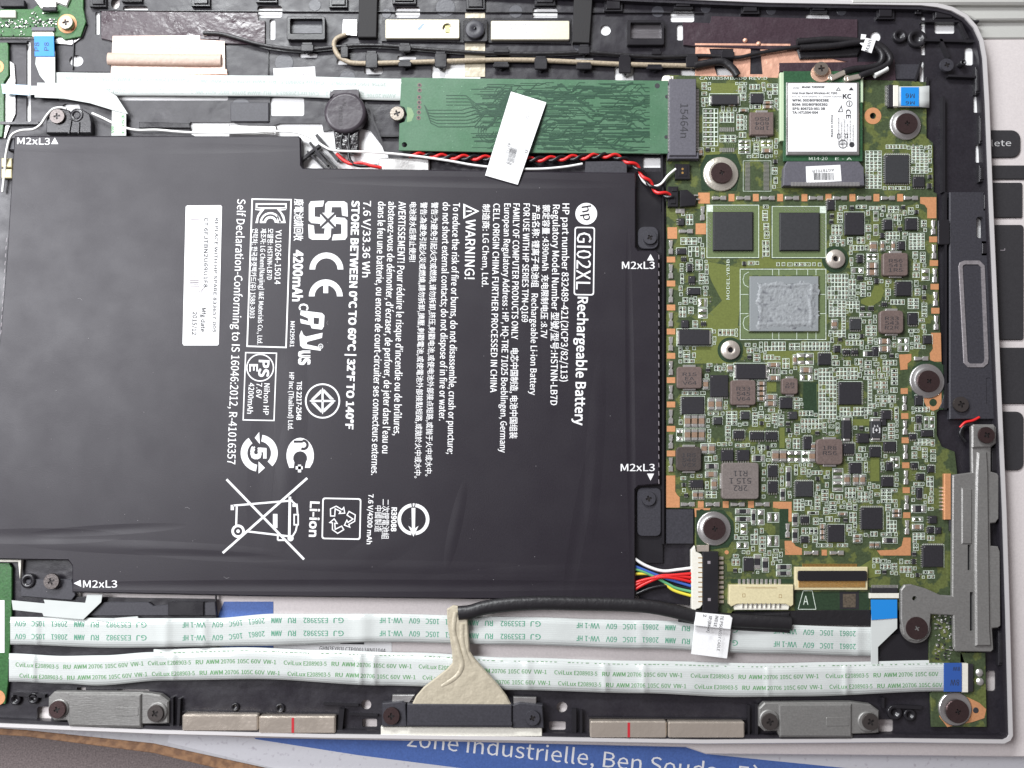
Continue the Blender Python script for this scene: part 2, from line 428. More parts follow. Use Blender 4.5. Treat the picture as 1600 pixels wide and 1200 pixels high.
M['wood'] = mat('brown_board_edge', (0.33, 0.18, 0.09), 0.6, col2=(0.20, 0.105, 0.055), ns=12.0, bump=0.5, bs=5.0)
M['desk'] = mat('white_desk_top', (0.50, 0.50, 0.52), 0.5, bump=0.3, bs=5.0, col2=(0.40, 0.38, 0.42), ns=9.0, contrast=(0.55, 0.75))
M['floor'] = mat('dark_floor', (0.23, 0.19, 0.185), 0.7, bump=0.5, bs=10.0, vary=0.3)
M['sheet'] = mat('printed_sheet', (0.60, 0.60, 0.63), 0.55, bump=0.2, bs=6.0, col2=(0.42, 0.40, 0.44), ns=8.0, contrast=(0.6, 0.75))
M['sheet_blue'] = mat('blue_printed_band', (0.075, 0.145, 0.40), 0.4, vary=0.12, bump=0.1, bs=6)
M['opening'] = M['paper']
# ================================================================ THE SETTING
tag(MB().sheet(rect(-2500, -2000, 4200, 3600), -260).build('floor', M['floor']), kind='structure')
DK = [(-900, -900), (2600, -900), (2600, 1900), (1500, 1640), (432, 1204), (240, 1162), (40, 1141), (-900, 1080)]
d = tag(MB().prism(DK, -60, -34, 0, 1.0).build('desk_top', M['desk']), kind='structure')
ed = [(432, 1204), (240, 1162), (40, 1141), (-900, 1080)]
b = MB()
lo = [(x - 1, y + 13) for x, y in ed]
b.prism(ed + [(-900, 1090), (40, 1151), (240, 1177), (400, 1216)], -60, -35, 0, 1.0)
b.build('edge_band', M['wood'], d)

sh = thing('printed_sheet', 'white printed sheet with a blue band and white French address lettering below the tablet', 'paper', 1000, 1190, -34)
MB().prism([(270, 1120), (2000, 1120), (2000, 1500), (1300, 1500), (440, 1203), (262, 1160)], -34, -33, 0).build('sheet', M['sheet'], sh)
MB().sheet([(380, 1140), (1060, 1140), (1104, 1178), (1200, 1188), (1330, 1201), (1500, 1216), (1500, 1330), (1300, 1300), (742, 1203), (560, 1180), (400, 1155)], -32.7).build('blue_band', M['sheet_blue'], sh)
MB().text('zone Industrielle, Ben Souda,  Fès', (636, 1166), (1205, 1226), 24, -32.5, bold=-0.004).build('printed_text', M['white_print'], sh)

# ---- silver laptop lying under the tablet
lp = thing('laptop', 'silver laptop with charcoal keys lying underneath the opened tablet', 'laptop', 1580, 600, -33)
deck = [(-700, -700), (2200, -700), (2200, 1190), (1575, 1183), (1104, 1179), (1072, 1168), (655, 1158), (640, 1158), (380, 1153), (250, 1144), (40, 1138), (-700, 1110)]
MB().prism(deck, -30, -8, 0, 2.0).build('palm_rest', M['deck'], lp)
b = MB(); b.box(1330, -60, 2200, 6, -8, 14, 0, 3).prism([(1480, 6), (2200, 6), (2200, 26), (1525, 31)], -8, 4, 0, 2)
b.prism([(1500, 31), (2200, 27), (2200, 56), (1500, 60)], -8, -5, 0, 1.5)
b.build('hinge_cover', mat('pale_hinge_cover', (0.50, 0.50, 0.47), 0.5, metal=0.1, bump=0.4, bs=3), lp)
keys = [(1540, 203, 1595, 246, 14), (1540, 258, 1720, 280, 3), (1540, 285, 1598, 340, 3), (1540, 351, 1600, 531, 5), (1540, 543, 1640, 631, 4), (1540, 643, 1600, 735, 12)]
for i, (x0, y0, x1, y1, r) in enumerate(keys):
    p = [(x0, y0), (x1 - r, y0)] + [(x1 - r + r * math.sin(a * math.pi / 10), y0 + r - r * math.cos(a * math.pi / 10)) for a in range(1, 6)] + \
        [(x1 - r + r * math.cos(a * math.pi / 10), y1 - r + r * math.sin(a * math.pi / 10)) for a in range(0, 6)] + [(x0, y1)]
    MB().prism(p, -8, -4.7, 0, 1.2).build('key', M['key'], lp)
    if i == 0: MB().text('delete', (1526, 229), (1580, 228), 9.5, -4.4).build('printed_text', M['key_print'], lp)
b = MB(); b.line((1563, 391), (1570, 391), 1, -4.4).line((1570, 388), (1570, 391), 1, -4.3); b.build('printed_mark', M['grey_print'], lp)
tag(MB().prism([(-200, 14), (1480, 14), (1528, 70), (1536, 180), (1543, 300), (1548, 390), (1500, 392), (1000, 396), (-200, 396)], -8, -3.3).build('blank_paper', M['paper']), 'blank white paper lying under the tablet, seen only through the openings of its black frame', 'paper')
tag(MB().prism([(335, 975), (350, 940), (427, 940), (427, 1030), (335, 1034)], -8, -7.6).build('blue_sticker', M['sheet_blue']),
    'blue sticker on the silver palm rest seen between the two long flat cables', 'sticker')
st = thing('white_sticker', 'white serial number sticker below the upper long flat cable, left of the tan taped cable', 'sticker', 555, 1012, -8)
MB().prism([(430, 990), (612, 990), (612, 1030), (430, 1030)], -8, -7.5).build('sticker_paper', M['paper'], st)
MB().text('GHN3EYB3LCTP00013AN01044', (499, 1016), (602, 1020), 6.5, -7.2).build('printed_text', M['dark_print'], st)
MB().sheet([(531, 1002), (569, 1003), (569, 1007), (532, 1006)], -7.2).build('printed_bar', M['dark_print'], st)

# ================================================================ TABLET FRAME
tf = thing('tablet_frame', 'black plastic inner frame of an opened tablet with a thin silver rim', 'tablet', 800, 600, -4)
outer_r = [(-80, -70), (1000, -11), (1200, -3), (1440, 1)]
arc = [(1466, 4), (1490, 10), (1512, 22), (1528, 40), (1538, 62), (1543, 90)]
right = [(1547, 160), (1553, 320), (1560, 480), (1567, 640), (1574, 800), (1579, 960), (1584, 1150), (1580, 1158), (1570, 1163)]
bot = [(1400, 1161), (1100, 1163), (800, 1158), (500, 1154), (250, 1148), (-80, 1134)]
O = outer_r + arc + right + bot
I = inset(O, 7.0)
b = MB(); b.prism(O, -4, 13, 0, 1.5, holes=[I]); b.build('rim', M['rim'], tf)
I2 = inset(O, 7.2)
T = inset(O, 13.5)
MB().prism(I2, -3.5, 10.5, 0, 1.0, holes=[T]).build('inner_lip', M['plastic'], tf)

H = []
def hole(*p): H.append(list(p))
hr = lambda x0, y0, x1, y1, r=2.5: H.append(rrect(x0, y0, x1, y1, r, 3))
for q in [(192, 8, 231, 26), (402, 8, 441, 26), (617, 9, 656, 26), (832, 11, 871, 29), (1047, 16, 1085, 33), (1258, 21, 1297, 39), (1460, 35, 1492, 51)]: hr(q[0], q[1] + 1, q[2], q[3] + 1.5, 4)
hr(421, 30, 430, 62); hr(1057, 38, 1067, 63); hr(149, 19, 155.5, 54, 1); hr(1331, 34, 1338, 58, 2)
hr(41, 64, 48, 190, 2)
H.append(ring(119, 95, 11, 16, 9)); H.append(ring(946, 47, 8.5, 16)); H.append(ring(1368, 57, 8.5, 16)); H.append(ring(1431, 62, 7, 16)); H.append(ring(180, 5, 7, 14, 9))
hr(1442, 6, 1449, 19, 1.5); hr(1439, 26, 1446, 86, 1.5); hr(1437, 95, 1444, 128, 1.5)
hr(1507, 74, 1521, 102, 4); hr(1521, 150, 1529.5, 176, 2); hr(1524, 226, 1531, 254, 2)
hr(467, 83, 496, 90); hr(569, 104, 598, 116, 4); hr(526, 93, 544, 101, 3); hr(621, 87, 650, 93, 2); hr(897, 90, 927, 93, 1)
hr(674, 101, 697, 125, 1); hr(960, 104, 990, 130, 1); hr(1063, 109, 1086, 120, 1); hr(1119, 106, 1145, 118, 1)
hr(90, 112, 356, 157, 2); hr(422, 152, 475, 181, 3)
hr(97, 162, 125, 182, 6)
hole((437, 193), (503, 193), (505, 205), (560, 200), (578, 203), (606, 240), (610, 275), (440, 275), (440, 250), (400, 240), (330, 225), (297, 209), (297, 191), (364, 191), (400, 204))
hr(1004, 246, 1034, 262, 3)
hr(996, 344, 1034, 351, 2); hr(996, 851, 1036, 855, 2)
hole((338, 900), (990, 900), (1000, 938), (1084, 946), (1090, 960), (1372, 968), (1374, 1037), (1200, 1040), (1000, 1037), (800, 1033), (600, 1020), (400, 1015), (338, 1016))
hole((116, 900), (336, 900), (336, 936), (200, 934), (116, 932))
H.append(ring(572, 1101, 8, 16)); H.append(ring(878, 1105, 8.5, 16)); hr(566, 1123, 589, 1136, 2); hr(858, 1127, 884, 1141, 3)
hr(58, 1104, 80, 1128, 4); hr(1372, 1124, 1396, 1144, 4); hr(120, 1074, 134, 1079, 1); hr(183, 1077, 233, 1082, 1); hr(612, 1085, 660, 1096, 3)
hr(1541, 1048, 1556, 1080, 4)
hr(1526, 339, 1536, 372, 4)
hr(1540, 590, 1548, 632, 2)
MB().prism(T, -3, 0, 0, 0, holes=H).build('tray', M['plastic'], tf)
def part(nm, m, f):
    b = MB(); f(b); return b.build(nm, M[m] if isinstance(m, str) else m, tf)
# clips along the top
for (x0, y0, x1, y_1) in [(140, -6, 166, 13), (190, -8, 222, 5), (299, -8, 328, 12), (400, -6, 433, 6), (514, -4, 543, 14), (613, -6, 650, 8), (728, -4, 758, 17), (835, -2, 868, 10), (944, -2, 973, 20), (1053, 2, 1083, 16), (1158, 6, 1187, 24), (1266, 6, 1293, 22), (1370, 12, 1398, 32), (1458, 14, 1492, 34), (1430, 12, 1440, 24)]:
    def f(b):
        y1 = y_1 - 2.5
        b.box(x0, y0, x1, y1, 0, 5, 0, 0.8); b.box(x0 + 4, y0, x1 - 4, y1 - 4, 5, 9, 0, 0.8); b.box(x0, y1 - 2.5, x1, y1, 5, 7, 0, 0.5)
    part('clip', 'plastic2', f)
# little clips on the right edge
for (x0, y0, x1, y1) in [(1524, 104, 1532, 146), (1530, 180, 1540, 224), (1530, 258, 1541, 284), (1533, 376, 1544, 400), (1536, 300, 1543, 330), (1548, 700, 1560, 740), (1556, 880, 1566, 912), (1560, 985, 1570, 1040)]:
    part('clip', 'plastic2', lambda b: b.box(x0, y0, x1, y1, 0, 8, 0, 0.8).box(x0 + 2, y0 + 4, x1 - 1, y1 - 4, 8, 10, 0, 0.6))
# moulding marks
dim = mat('ejector_mark', (0.060, 0.060, 0.070), 0.4, bump=0.3, bs=3.0, rvar=0.1)
for x, y, r in [(492, 8, 10), (604, 21, 8), (696, 12, 16), (906, 71, 10), (1028, 18, 10), (1103, 13, 8), (1315, 17, 8), (376, 168, 16), (444, 98, 15), (543, 122, 13), (1205, 16, 8), (806, 18, 11)]:
    part('moulding_mark', dim, lambda b: b.disc(x, y, r, 0, 0.5, 24, 0, 0.4))
# raised seams and ribs
ribs = [((155, 16), (1100, 20), 1.2, 3), ((1440, 33), (1530, 33), 3, 8), ((1443, 62), (1528, 64), 4, 8), ((1470, 60), (1483, 90), 4, 8), ((1500, 34), (1512, 60), 4, 8),
        ((419, 78), (419, 116), 1.5, 2), ((0, 192), (60, 192), 4, 7), ((0, 65), (42, 65), 3, 6), ((115, 62), (113, 108), 1.6, 3), ((592, 212), (622, 212), 3, 6), ((1430, 128), (1440, 96), 3, 6),
        ((1475, 150), (1475, 300), 4, 9), ((1482, 118), (1530, 120), 3, 9), ((1478, 300), (1478, 640), 3, 10), ((1546, 300), (1560, 650), 3, 10), ((1450, 120), (1448, 145), 4, 6),
        ((1036, 330), (1036, 850), 3.5, 10), ((1034, 232), (1036, 330), 3, 8), ((505, 1100), (560, 1102), 3, 6), ((534, 1108), (530, 1148), 8, 8), ((545, 1116), (590, 1118), 3, 6), ((897, 1108), (897, 1150), 7, 8), ((908, 1110), (908, 1150), 4, 8),
        ((268, 1090), (268, 1136), 5, 8), ((280, 1092), (278, 1140), 4, 8), ((1182, 1100), (1182, 1150), 5, 8), ((1170, 1102), (1170, 1152), 3, 8), ((20, 1085), (70, 1088), 5, 6), ((285, 1112), (530, 1116), 2, 4), ((920, 1121), (1166, 1124), 2, 4), ((1400, 1104), (1440, 1106), 5, 7), ((1380, 1090), (1380, 1106), 4, 7)]
for a, c, w, h in ribs:
    b = MB(); b.line(a, c, w, h, 0, h=h); b.build('rib', M['plastic2'], tf)
# walled recesses
for x0, y0, x1, y1, q in [(448, 25, 508, 62, 0), (980, 31, 1038, 70, 1)]:
    b = MB(); b.prism(rrect(x0, y0, x1, y1, 3), 0, 9, 0, 0.8, holes=[rrect(x0 + 5, y0 + 4, x1 - 4, y1 - 9, 2)]); b.build('recess_wall', M['plastic2'], tf)
    MB().box(x0 + 5, y0 + 6, x1 - 5, y1 - 10, 0, 1, 0).build('recess_pad', [dim, mat('brushed_pad', (0.18, 0.17, 0.18), 0.3, metal=0.6, bump=0.8, bs=4, aniso=(0.1, 2, 1))][q], tf)
# foam strips by the camera
foam = mat('black_foam', (0.013, 0.012, 0.013), 0.75, bump=0.5, bs=2)
for p in [[(561, -12), (590, -11), (588, 58), (559, 58)], [(897, -4), (926, -3), (921, 67), (895, 66)]]:
    part('foam_strip', foam, lambda b: b.prism(p, 0, 9, 0, 1.0))
# screw bosses
def boss(x, y, r, ri, h): part('screw_boss', 'plastic2', lambda b: b.lathe(x, y, [(r, 0), (r, h - 1), (r - 1, h), (ri, h), (ri - 0.5, 1), (0.01, 0.8)], 24))
for q in [(1404, 58, 11, 6, 7), (1431, 62, 15, 9, 7), (125, 184, 11, 5, 12), (47, 907, 11, 5, 8), (1013, 818, 9, 5, 8), (1021, 790, 15, 13, 3), (26, 1092, 8, 5, 6), (54, 1090, 8, 5, 6), (1396, 1112, 11, 6, 6), (1420, 1116, 9, 5, 5), (438, 1106, 7, 4, 4), (368, 1104, 6, 4, 4), (1500, 102, 5, 3, 12)]: boss(*q)
part('screw_boss', 'plastic2', lambda b: b.prism([(72, 208), (72, 185), (80, 172), (95, 168), (108, 172), (112, 180), (118, 174), (128, 170), (140, 178), (143, 190), (143, 208)], 0, 11, 0, 1.5))
part('screw_boss', 'plastic2', lambda b: b.line((112, 178), (107, 208), 2, 13, h=3).line((123, 190), (122, 208), 2, 13, h=3).line((107, 186), (120, 186), 1.5, 13, h=3))
part('side_panel', 'plastic3', lambda b: b.prism([(1484, 300), (1544, 300), (1560, 640), (1558, 655), (1484, 655)], 0, 8, 0, 1, holes=[rrect(1525.5, 338.5, 1536.5, 372.5, 4, 3), rrect(1541, 590, 1548, 632, 2, 3)]))
b = MB(); p_o = [(1507, 407), (1531, 407), (1539, 415), (1545, 560), (1544, 568), (1537, 574), (1513, 574), (1506, 567), (1498, 416), (1500, 410)]
b.prism(p_o, 8, 9.5, 0, 0.5, holes=[inset(p_o, 6)]); b.build('silver_loop', M['dull_silver'], tf)
part('pad', 'plastic2', lambda b: b.prism(rrect(1466, 343, 1484, 382, 3), 0, 11, 0, 1))
part('pad', 'plastic3', lambda b: b.prism([(1468, 638), (1550, 640), (1552, 560), (1480, 600)], 0, 7, 0, 1))
part('pad', 'plastic3', lambda b: b.box(360, 160, 420, 190, 0, 3, 0, 1))
part('pad', 'plastic3', lambda b: b.box(1041, 796, 1084, 850, 0, 6, 0, 1))
part('pad', 'plastic3', lambda b: b.prism([(162, 941), (232, 941), (240, 947), (336, 940), (338, 962), (130, 962)], 0, 5, 0, 1))
part('pad', 'plastic3', lambda b: b.prism([(32, 905), (112, 905), (118, 930), (112, 938), (32, 932)], 0, 5, 0, 1))
part('pad', 'plastic2', lambda b: b.box(262, 940, 318, 962, 5, 8, 0, 1))
part('pad', 'plastic2', lambda b: b.prism([(217, 190), (296, 192), (298, 200), (217, 200)], 0, 4, 0, 1))
part('pad', 'plastic2', lambda b: b.prism([(1375, 996), (1400, 990), (1452, 990), (1452, 1037), (1374, 1037)], 0, 3, 0, 1))
part('pad', 'plastic3', lambda b: b.prism([(1345, 100), (1438, 100), (1436, 124), (1345, 124)], 0, 2, 0, 1))
part('grille', 'plastic2', lambda b: [b.line((x, 236), (x + 26, 262), 3, 6, h=6) for x in (480, 490, 500)] and b.line((494, 210), (528, 250), 5, 9, h=9).line((484, 222), (512, 258), 4, 9, h=9).line((470, 250), (500, 226), 4, 8, h=8))
part('metal_tab', 'tin', lambda b: b.prism([(357, 194), (432, 196), (434, 212), (357, 212)], 0, 5, 0, 2))
part('metal_tab', 'tin', lambda b: b.prism(rrect(591, 246, 671, 275, 5), 0, 7, 0, 2))
part('metal_tab', 'plastic3', lambda b: b.prism([(915, 252), (980, 251), (980, 275), (914, 275)], 0, 13, 0, 1))
part('white_label', 'paper', lambda b: b.prism([(697, 97), (752, 98), (750, 128), (696, 128)], 0, 0.6).text('able', (716, 109), (716, 120), 4, 0.8, 1))
part('serial_label', 'paper', lambda b: b.prism([(427, 107), (492, 104), (493, 122), (428, 122)], 0, 0.6))
b = MB(); b.text('B9L015120C', (482, 113), (436, 115), 6, 1.2); b.build('printed_text', M['grey_print'], tf)
part('white_plug', 'white_plastic', lambda b: b.prism(rrect(1035, 117, 1050, 131, 5), 0, 12, 0, 2))
# cable hooks
for x0, y0, x1, y1 in [(470, 69, 490, 80), (532, 72, 544, 90), (571, 82, 590, 106), (623, 70, 642, 80), (679, 83, 698, 105), (771, 76, 796, 82), (622, 96, 643, 104), (835, 90, 855, 108), (770, 99, 796, 105), (904, 72, 922, 84), (967, 88, 986, 114), (1018, 79, 1034, 85), (1072, 88, 1091, 104), (900, 100, 925, 108), (1010, 103, 1036, 108), (1127, 80, 1148, 90)]:
    b = MB(); b.prism(rrect(x0, y0, x1, y1, 2.5), 8.2, 11, 0, 1); b.box(x0 + 2, y0 - 3, x1 - 2, y0 + 1, 0, 10, 0, 0.6); b.prism([(x0 + 5, y1 - 1), (x1 - 5, y1 - 1), ((x0 + x1) / 2, y1 + 4)], 0, 6)
    b.build('cable_hook', M['plastic2'], tf)

# ================================================================ BATTERY
ZB = 15.0
bt = thing('battery', 'large flat black tablet battery covered in white printed warnings and certification marks', 'battery', 520, 580, 0)
BO = [(22, 212), (466, 212), (470, 215), (471, 258), (474, 262), (700, 265), (900, 268), (994, 269), (994, 386), (998, 391), (1026, 391), (1030, 395), (1031, 600), (1031, 757), (998, 760), (993, 765),
      (993, 938), (700, 936), (400, 932), (112, 926), (112, 884), (106, 876), (-30, 874), (-20, 700), (0, 520), (10, 400), (16, 300)]
b = MB(); b.prism(BO, 0.3, ZB, 0, 2.2); b.build('pouch', M['film'], bt)
b = MB(); b.prism([(993, 268), (1033, 268), (1036, 880), (993, 880)], 0.5, 4, 0, 0.5); b.build('side_flange', M['plastic2'], bt)
MB().prism(rrect(997, 354, 1029, 389, 10), 4, 9, 0, 1).build('screw_tab', M['plastic3'], bt); MB().prism(rrect(996, 762, 1033, 838, 8), 4, 9, 0, 1).build('screw_tab', M['plastic3'], bt)
b = MB()
for y in range(398, 752, 13): b.line((1029.2, y), (1029.6, y + 7), 1.0, ZB + 0.25)
for y in range(372, 520, 12): b.line((10.5 - (y - 372) * 0.06, y), (10 - (y - 365) * 0.06, y + 6), 0.9, ZB + 0.25)
b.build('dashed_edge_line', M['grey_print'], bt)
ZT = ZB + 0.35
def pr(body, xa, y0, y1, cap, xb=None, bold=0.0, sx=0.0):
    MB().text(body, (xa, y0), (xa if xb is None else xb, y1), cap, ZT, bold=bold).build('printed_text', M['white_print'], bt)
def sym(f):
    b = MB(); f(b); b.build('printed_symbol', M['white_print'], bt)
for t in [('Rechargeable Battery', 903, 464, 664, 15.5, 898, .018), ('GI02XL', 902, 363, 452, 22, 900, .004),
          ('HP part number 832489-421(2ICP3/82/113)', 879, 318, 596, 10.5, 876, .012),
          ('Regulatory Model Number 型號/型号:HSTNN-LB7D', 864, 320, 633, 10.5, 860, .012),
          ('额定容量 :4390mAh  充电限制电压 :8.7V', 849, 320, 528, 9.5, 845, .012),
          ('产品名称: 锂离子电池组   Rechargeable Li-ion Battery', 833, 320, 617, 9.8, 828, .012),
          ('FOR USE WITH HP SERIES TPN-Q169', 818, 318, 503, 9.8, 815, .012),
          ('FAMILY OF COMPUTER PRODUCTS ONLY     电芯中国制造, 电池中国组装', 802, 318, 685, 10, 797, .012),
          ('European Regulatory Address : HP, HQ-TRE 71025 Boeblingen, Germany', 788, 318, 707, 10, 781, .012),
          ('CELL ORIGIN CHINA FURTHER PROCESSED IN CHINA', 771, 318, 613, 10, 766, .012),
          ('制造商: LG Chem, Ltd.', 755, 319, 448, 9.5, 753, .01),
          ('WARNING!', 728, 343, 436, 15, 726, .012),
          ('To reduce the risk of fire or burns, do not disassemble, crush or puncture;', 708, 317, 709, 10.5, 699, .012),
          ('do not short external contacts; do not dispose of in fire or water.', 692, 316, 657, 10.5, 686, .012),
          ('警告:为避免引起火灾或燃烧,请勿拆卸,挤压,刺戳电池,或使电池外部接点短路,或抛于火中或水中。', 675, 316, 744, 8.6, 665, .008),
          ('警告:為避免引起火災或燃燒,請勿拆卸,擠壓,刺戳電池,或使電池外部接點短路,或拋於火中或水中。', 658, 316, 747, 8.6, 648, .008),
          ('电池浸水后禁止使用!', 641, 316, 409, 8.6, 640, .008),
          ("AVERTISSEMENT! Pour réduire le risque d'incendie ou de brûlures,", 623, 315, 680, 11, 615, .012),
          ("abstenez-vous de démonter, d'écraser, de perforer, de jeter dans l'eau ou", 607, 315, 708, 11, 597, .012),
          ('dans le feu une batterie, ou encore de court-circuiter ses connecteurs externes.', 591, 315, 742, 11, 580, .012),
          ('7.6 V/33.36 Wh', 568, 314, 433, 11.5, 566, .015),
          ('STORE BETWEEN 0°C TO 60°C | 32°F TO 140°F', 550, 314, 670, 11.5, 540, .035),
          ('廢電池請回收', 461, 311, 376, 12, 460, .008), ('4200mAh', 459, 391, 470, 14.5, 457, .03),
          ('C', 468, 474, 484, 14, 467, .02), ('US', 467, 549, 569, 17, 467, .045), ('MH29581', 454, 502, 542, 6.5, 453, .012),
          ('TIS 2217-2548', 464, 596, 656, 7.5, 463, .02), ('HP Inc (Thailand) Ltd.', 452, 582, 672, 7.5, 450, .012),
          ('YU10264-15014', 431, 359, 444, 9, 429, .008), ('모델명: HSTNN-LB7D', 419, 357, 437, 7.5, 417, .008),
          ('제조자: LG Chem(Nanjing) I&E Materials Co., Ltd.', 408, 357, 538, 7.5, 402, .008), ('연락처: 한국휴렛팩카드(유) 1588-3003', 395, 357, 497, 7.5, 390, .008),
          ('Nihon HP', 413, 599, 648, 8.5, 411, .01), ('7.6V', 401, 598, 622, 8.5, 400, .01), ('4200mAh', 389, 598, 646, 8.5, 386, .01),
          ('Self Declaration-Conforming to IS 16046:2012, R-41016357', 371, 311, 725, 12.5, 355, .008),
          ('Li-ion', 485, 784, 838, 14, 483, .03), ('7.6 V/4200 mAh', 576, 772, 850, 7.5, 573, .02), ('中國製造', 587, 790, 831, 8.6, 586, .005),
          ('二次鋰電池組', 598, 780, 842, 9.5, 597, .005), ('R39088', 612, 793, 830, 8, 611, .03)]:
    pr(t[0], t[1], t[2], t[3], t[4], t[5], t[6])
for body, a, c, cap in [('M2xL3', (27, 225), (78, 226), 10), ('M2xL3', (972, 420), (1023, 420), 11), ('M2xL3', (970, 736), (1023, 736), 11), ('M2xL3', (130, 918), (183, 918), 11)]:
    MB().text(body, a, c, cap, ZT, bold=.012).build('printed_text', M['white_print'], bt)
for tri in [[(80, 225), (91, 225), (85.5, 215)], [(1011, 407), (1022, 407), (1016.5, 397)], [(1011, 740), (1022, 740), (1016.5, 751)], [(115, 911.5), (126, 906), (127, 917)]]:
    sym(lambda b: b.sheet(tri, ZT))
# round maker mark with slanted letters
b = MB(); b.sheet(ring(916, 334, 17, 32), ZT)
b.build('printed_symbol', M['white_print'], bt)
MB().text('hp', (908.5, 323), (912, 345), 14, ZT + 0.3, bold=.01).build('printed_text', M['film'], bt)
sym(lambda b: b.sheet(rrot(913, 408, 32, 107, 0.8, 4), ZT, 0, holes=[rrot(913, 408, 28, 103, 0.8, 3)]))
# warning triangle
sym(lambda b: (b.sheet([(724, 318), (749, 330), (724, 342)], ZT, 0, holes=[[(727, 322), (743.5, 330), (727, 338)]]), b.line((730, 330), (737, 330), 2, ZT), b.sheet(ring(728.8, 330, .9, 8), ZT)))
# four arrow recycling mark
def arrows(b):
    cx, cy = 512.5, 344.5
    base = [(-30, -25), (-27, -30), (-6, -31), (-8, -22), (-21, -21), (-21, -6), (-12, -5), (-12, -10), (-3, 0), (-12, 9), (-12, 5), (-26, 4), (-30, 0)]
    for k in range(4): b.sheet([(cx + x, cy + y) for x, y in rot(base, 0, 0, 90 * k)], ZT)
sym(arrows)
def arcp(cx, cy, r0, r1, a0, a1, n=14, sx=1.0):
    A = [math.radians(a0 + (a1 - a0) * i / n) for i in range(n + 1)]
    return [(cx + r1 * math.cos(a) * sx, cy + r1 * math.sin(a)) for a in A] + [(cx + r0 * math.cos(a) * sx, cy + r0 * math.sin(a)) for a in A[::-1]]
# conformity letters
sym(lambda b: b.sheet(arcp(510, 421, 17.5, 26.5, 180, 360), ZT))
sym(lambda b: b.sheet(arcp(509, 463, 17.5, 26.5, 180, 360), ZT).line((509, 440), (509, 458), 7.5, ZT + .1))
# reversed slanted recognised component mark
sym(lambda b: b.sheet([(470, 505), (469, 498), (482, 502), (481, 497), (469, 492), (470, 485), (503, 489), (507, 493), (506, 510), (503, 515), (487, 513), (485, 508)], ZT, 0, holes=[[(490, 496), (499, 497), (498, 507), (490, 506)]]))
sym(lambda b: b.sheet([(504, 520), (503, 528), (480, 534), (479, 538), (502, 543), (501, 548), (473, 544), (469, 540), (468, 524), (471, 516), (474, 523), (478, 526)], ZT))
sym(lambda b: b.sheet(ring(500.5, 541 - 0, 0.1, 6), ZT) if False else b.sheet(ring(501, 541, 4, 14), ZT, 0, holes=[ring(501, 541, 3, 14)]).line((499, 541), (503, 541), 1.2, ZT))
# diamond in circle
def dia(b):
    cx, cy = 504, 626.5
    b.sheet(ring(cx, cy, 27.5, 36), ZT, 0, holes=[ring(cx, cy, 25, 36)])
    for k in range(4):
        q = rot([(-18.5, -2.2), (-2.5, -18.0), (-2.5, -12), (-13, -2.2)], 0, 0, 90 * k); b.sheet([(cx + x, cy + y) for x, y in q], ZT)
        q = rot([(-21, 0), (-17, -1.6), (-1, -1.6), (-1, 1.6), (-17, 1.6)], 0, 0, 90 * k); b.sheet([(cx + x, cy + y) for x, y in q], ZT + .1)
sym(dia)
# egg shaped mark
def egg(b):
    o_ = [(470 + 21.5 * math.cos(a), 711 + 28 * math.sin(a)) for a in [math.radians(q) for q in range(150, 391, 12)]]
    o_ = [(452, 731)] + [(469 + 21.5 * math.sin(t), 712 - 28 * math.cos(t)) for t in [math.radians(q) for q in range(-112, 113, 14)]] + [(484, 731), (476.5, 731)] + \
         [(469 + 11 * math.sin(t), 716 - 11 * math.cos(t)) for t in [math.radians(q) for q in range(125, -126, -25)]] + [(459, 731)]
    b.sheet(o_, ZT)
    b.line((462, 731), (473, 731), 5, ZT + .1).line((468, 726), (468, 738), 5, ZT + .1)
sym(egg)
b = MB(); b.sheet(arcp(474, 695, 4.5, 8.5, -100, 120, 10), ZT + .3).line((459, 690), (473, 690), 3.5, ZT + .3); b.build('printed_symbol', M['film'], bt)
# five in two curved arrows
def five(b):
    cx, cy = 405, 708
    b.sheet(arcp(cx, cy, 18.5, 29, -80, 45), ZT).sheet(arcp(cx, cy, 18.5, 29, 100, 235), ZT)
    b.sheet([(398, 684), (405, 675), (406, 694)], ZT).sheet([(404, 721), (414, 731), (404, 740)], ZT)
sym(five)
MB().text('5', (393, 699), (393, 716), 22, ZT, bold=.05).build('printed_text', M['white_print'], bt)
# crossed bin
def binm(b):
    b.line((354, 749), (475, 874), 3.6, ZT).line((480, 747), (348, 864), 3.6, ZT + .05)
    b.line((364, 790), (457, 782), 3, ZT + .1).line((370, 790), (369, 822), 3, ZT + .1).line((384, 830), (452, 838), 3, ZT + .1).line((453, 776), (452, 836), 4, ZT + .15)
    b.sheet(ring(372, 830, 10.5, 24), ZT + .2, 0, holes=[ring(372, 830, 6.5, 24)]).sheet(ring(372, 830, 2.8, 12), ZT + .2)
    b.line((430, 803), (430, 825), 7, ZT + .1).sheet(ring(454, 841, 4.8, 14), ZT + .2)
    b.poly_line([(434, 836), (434, 844), (445, 844)], 2.6, ZT + .2).poly_line([(455, 782), (464, 790), (465, 803)], 2.6, ZT + .2).poly_line([(464, 821), (462, 830), (457, 838)], 2.6, ZT + .2)
    b.frame(rect(458.5, 803, 467, 821), 2.2, ZT + .1)
    b.sheet(rect(457, 787, 465, 792), ZT + .25)
sym(binm)
for k in range(1):
    b = MB(); b.line((363, 789), (363, 797), 5, ZT + .1); b.build('printed_symbol', M['white_print'], bt)
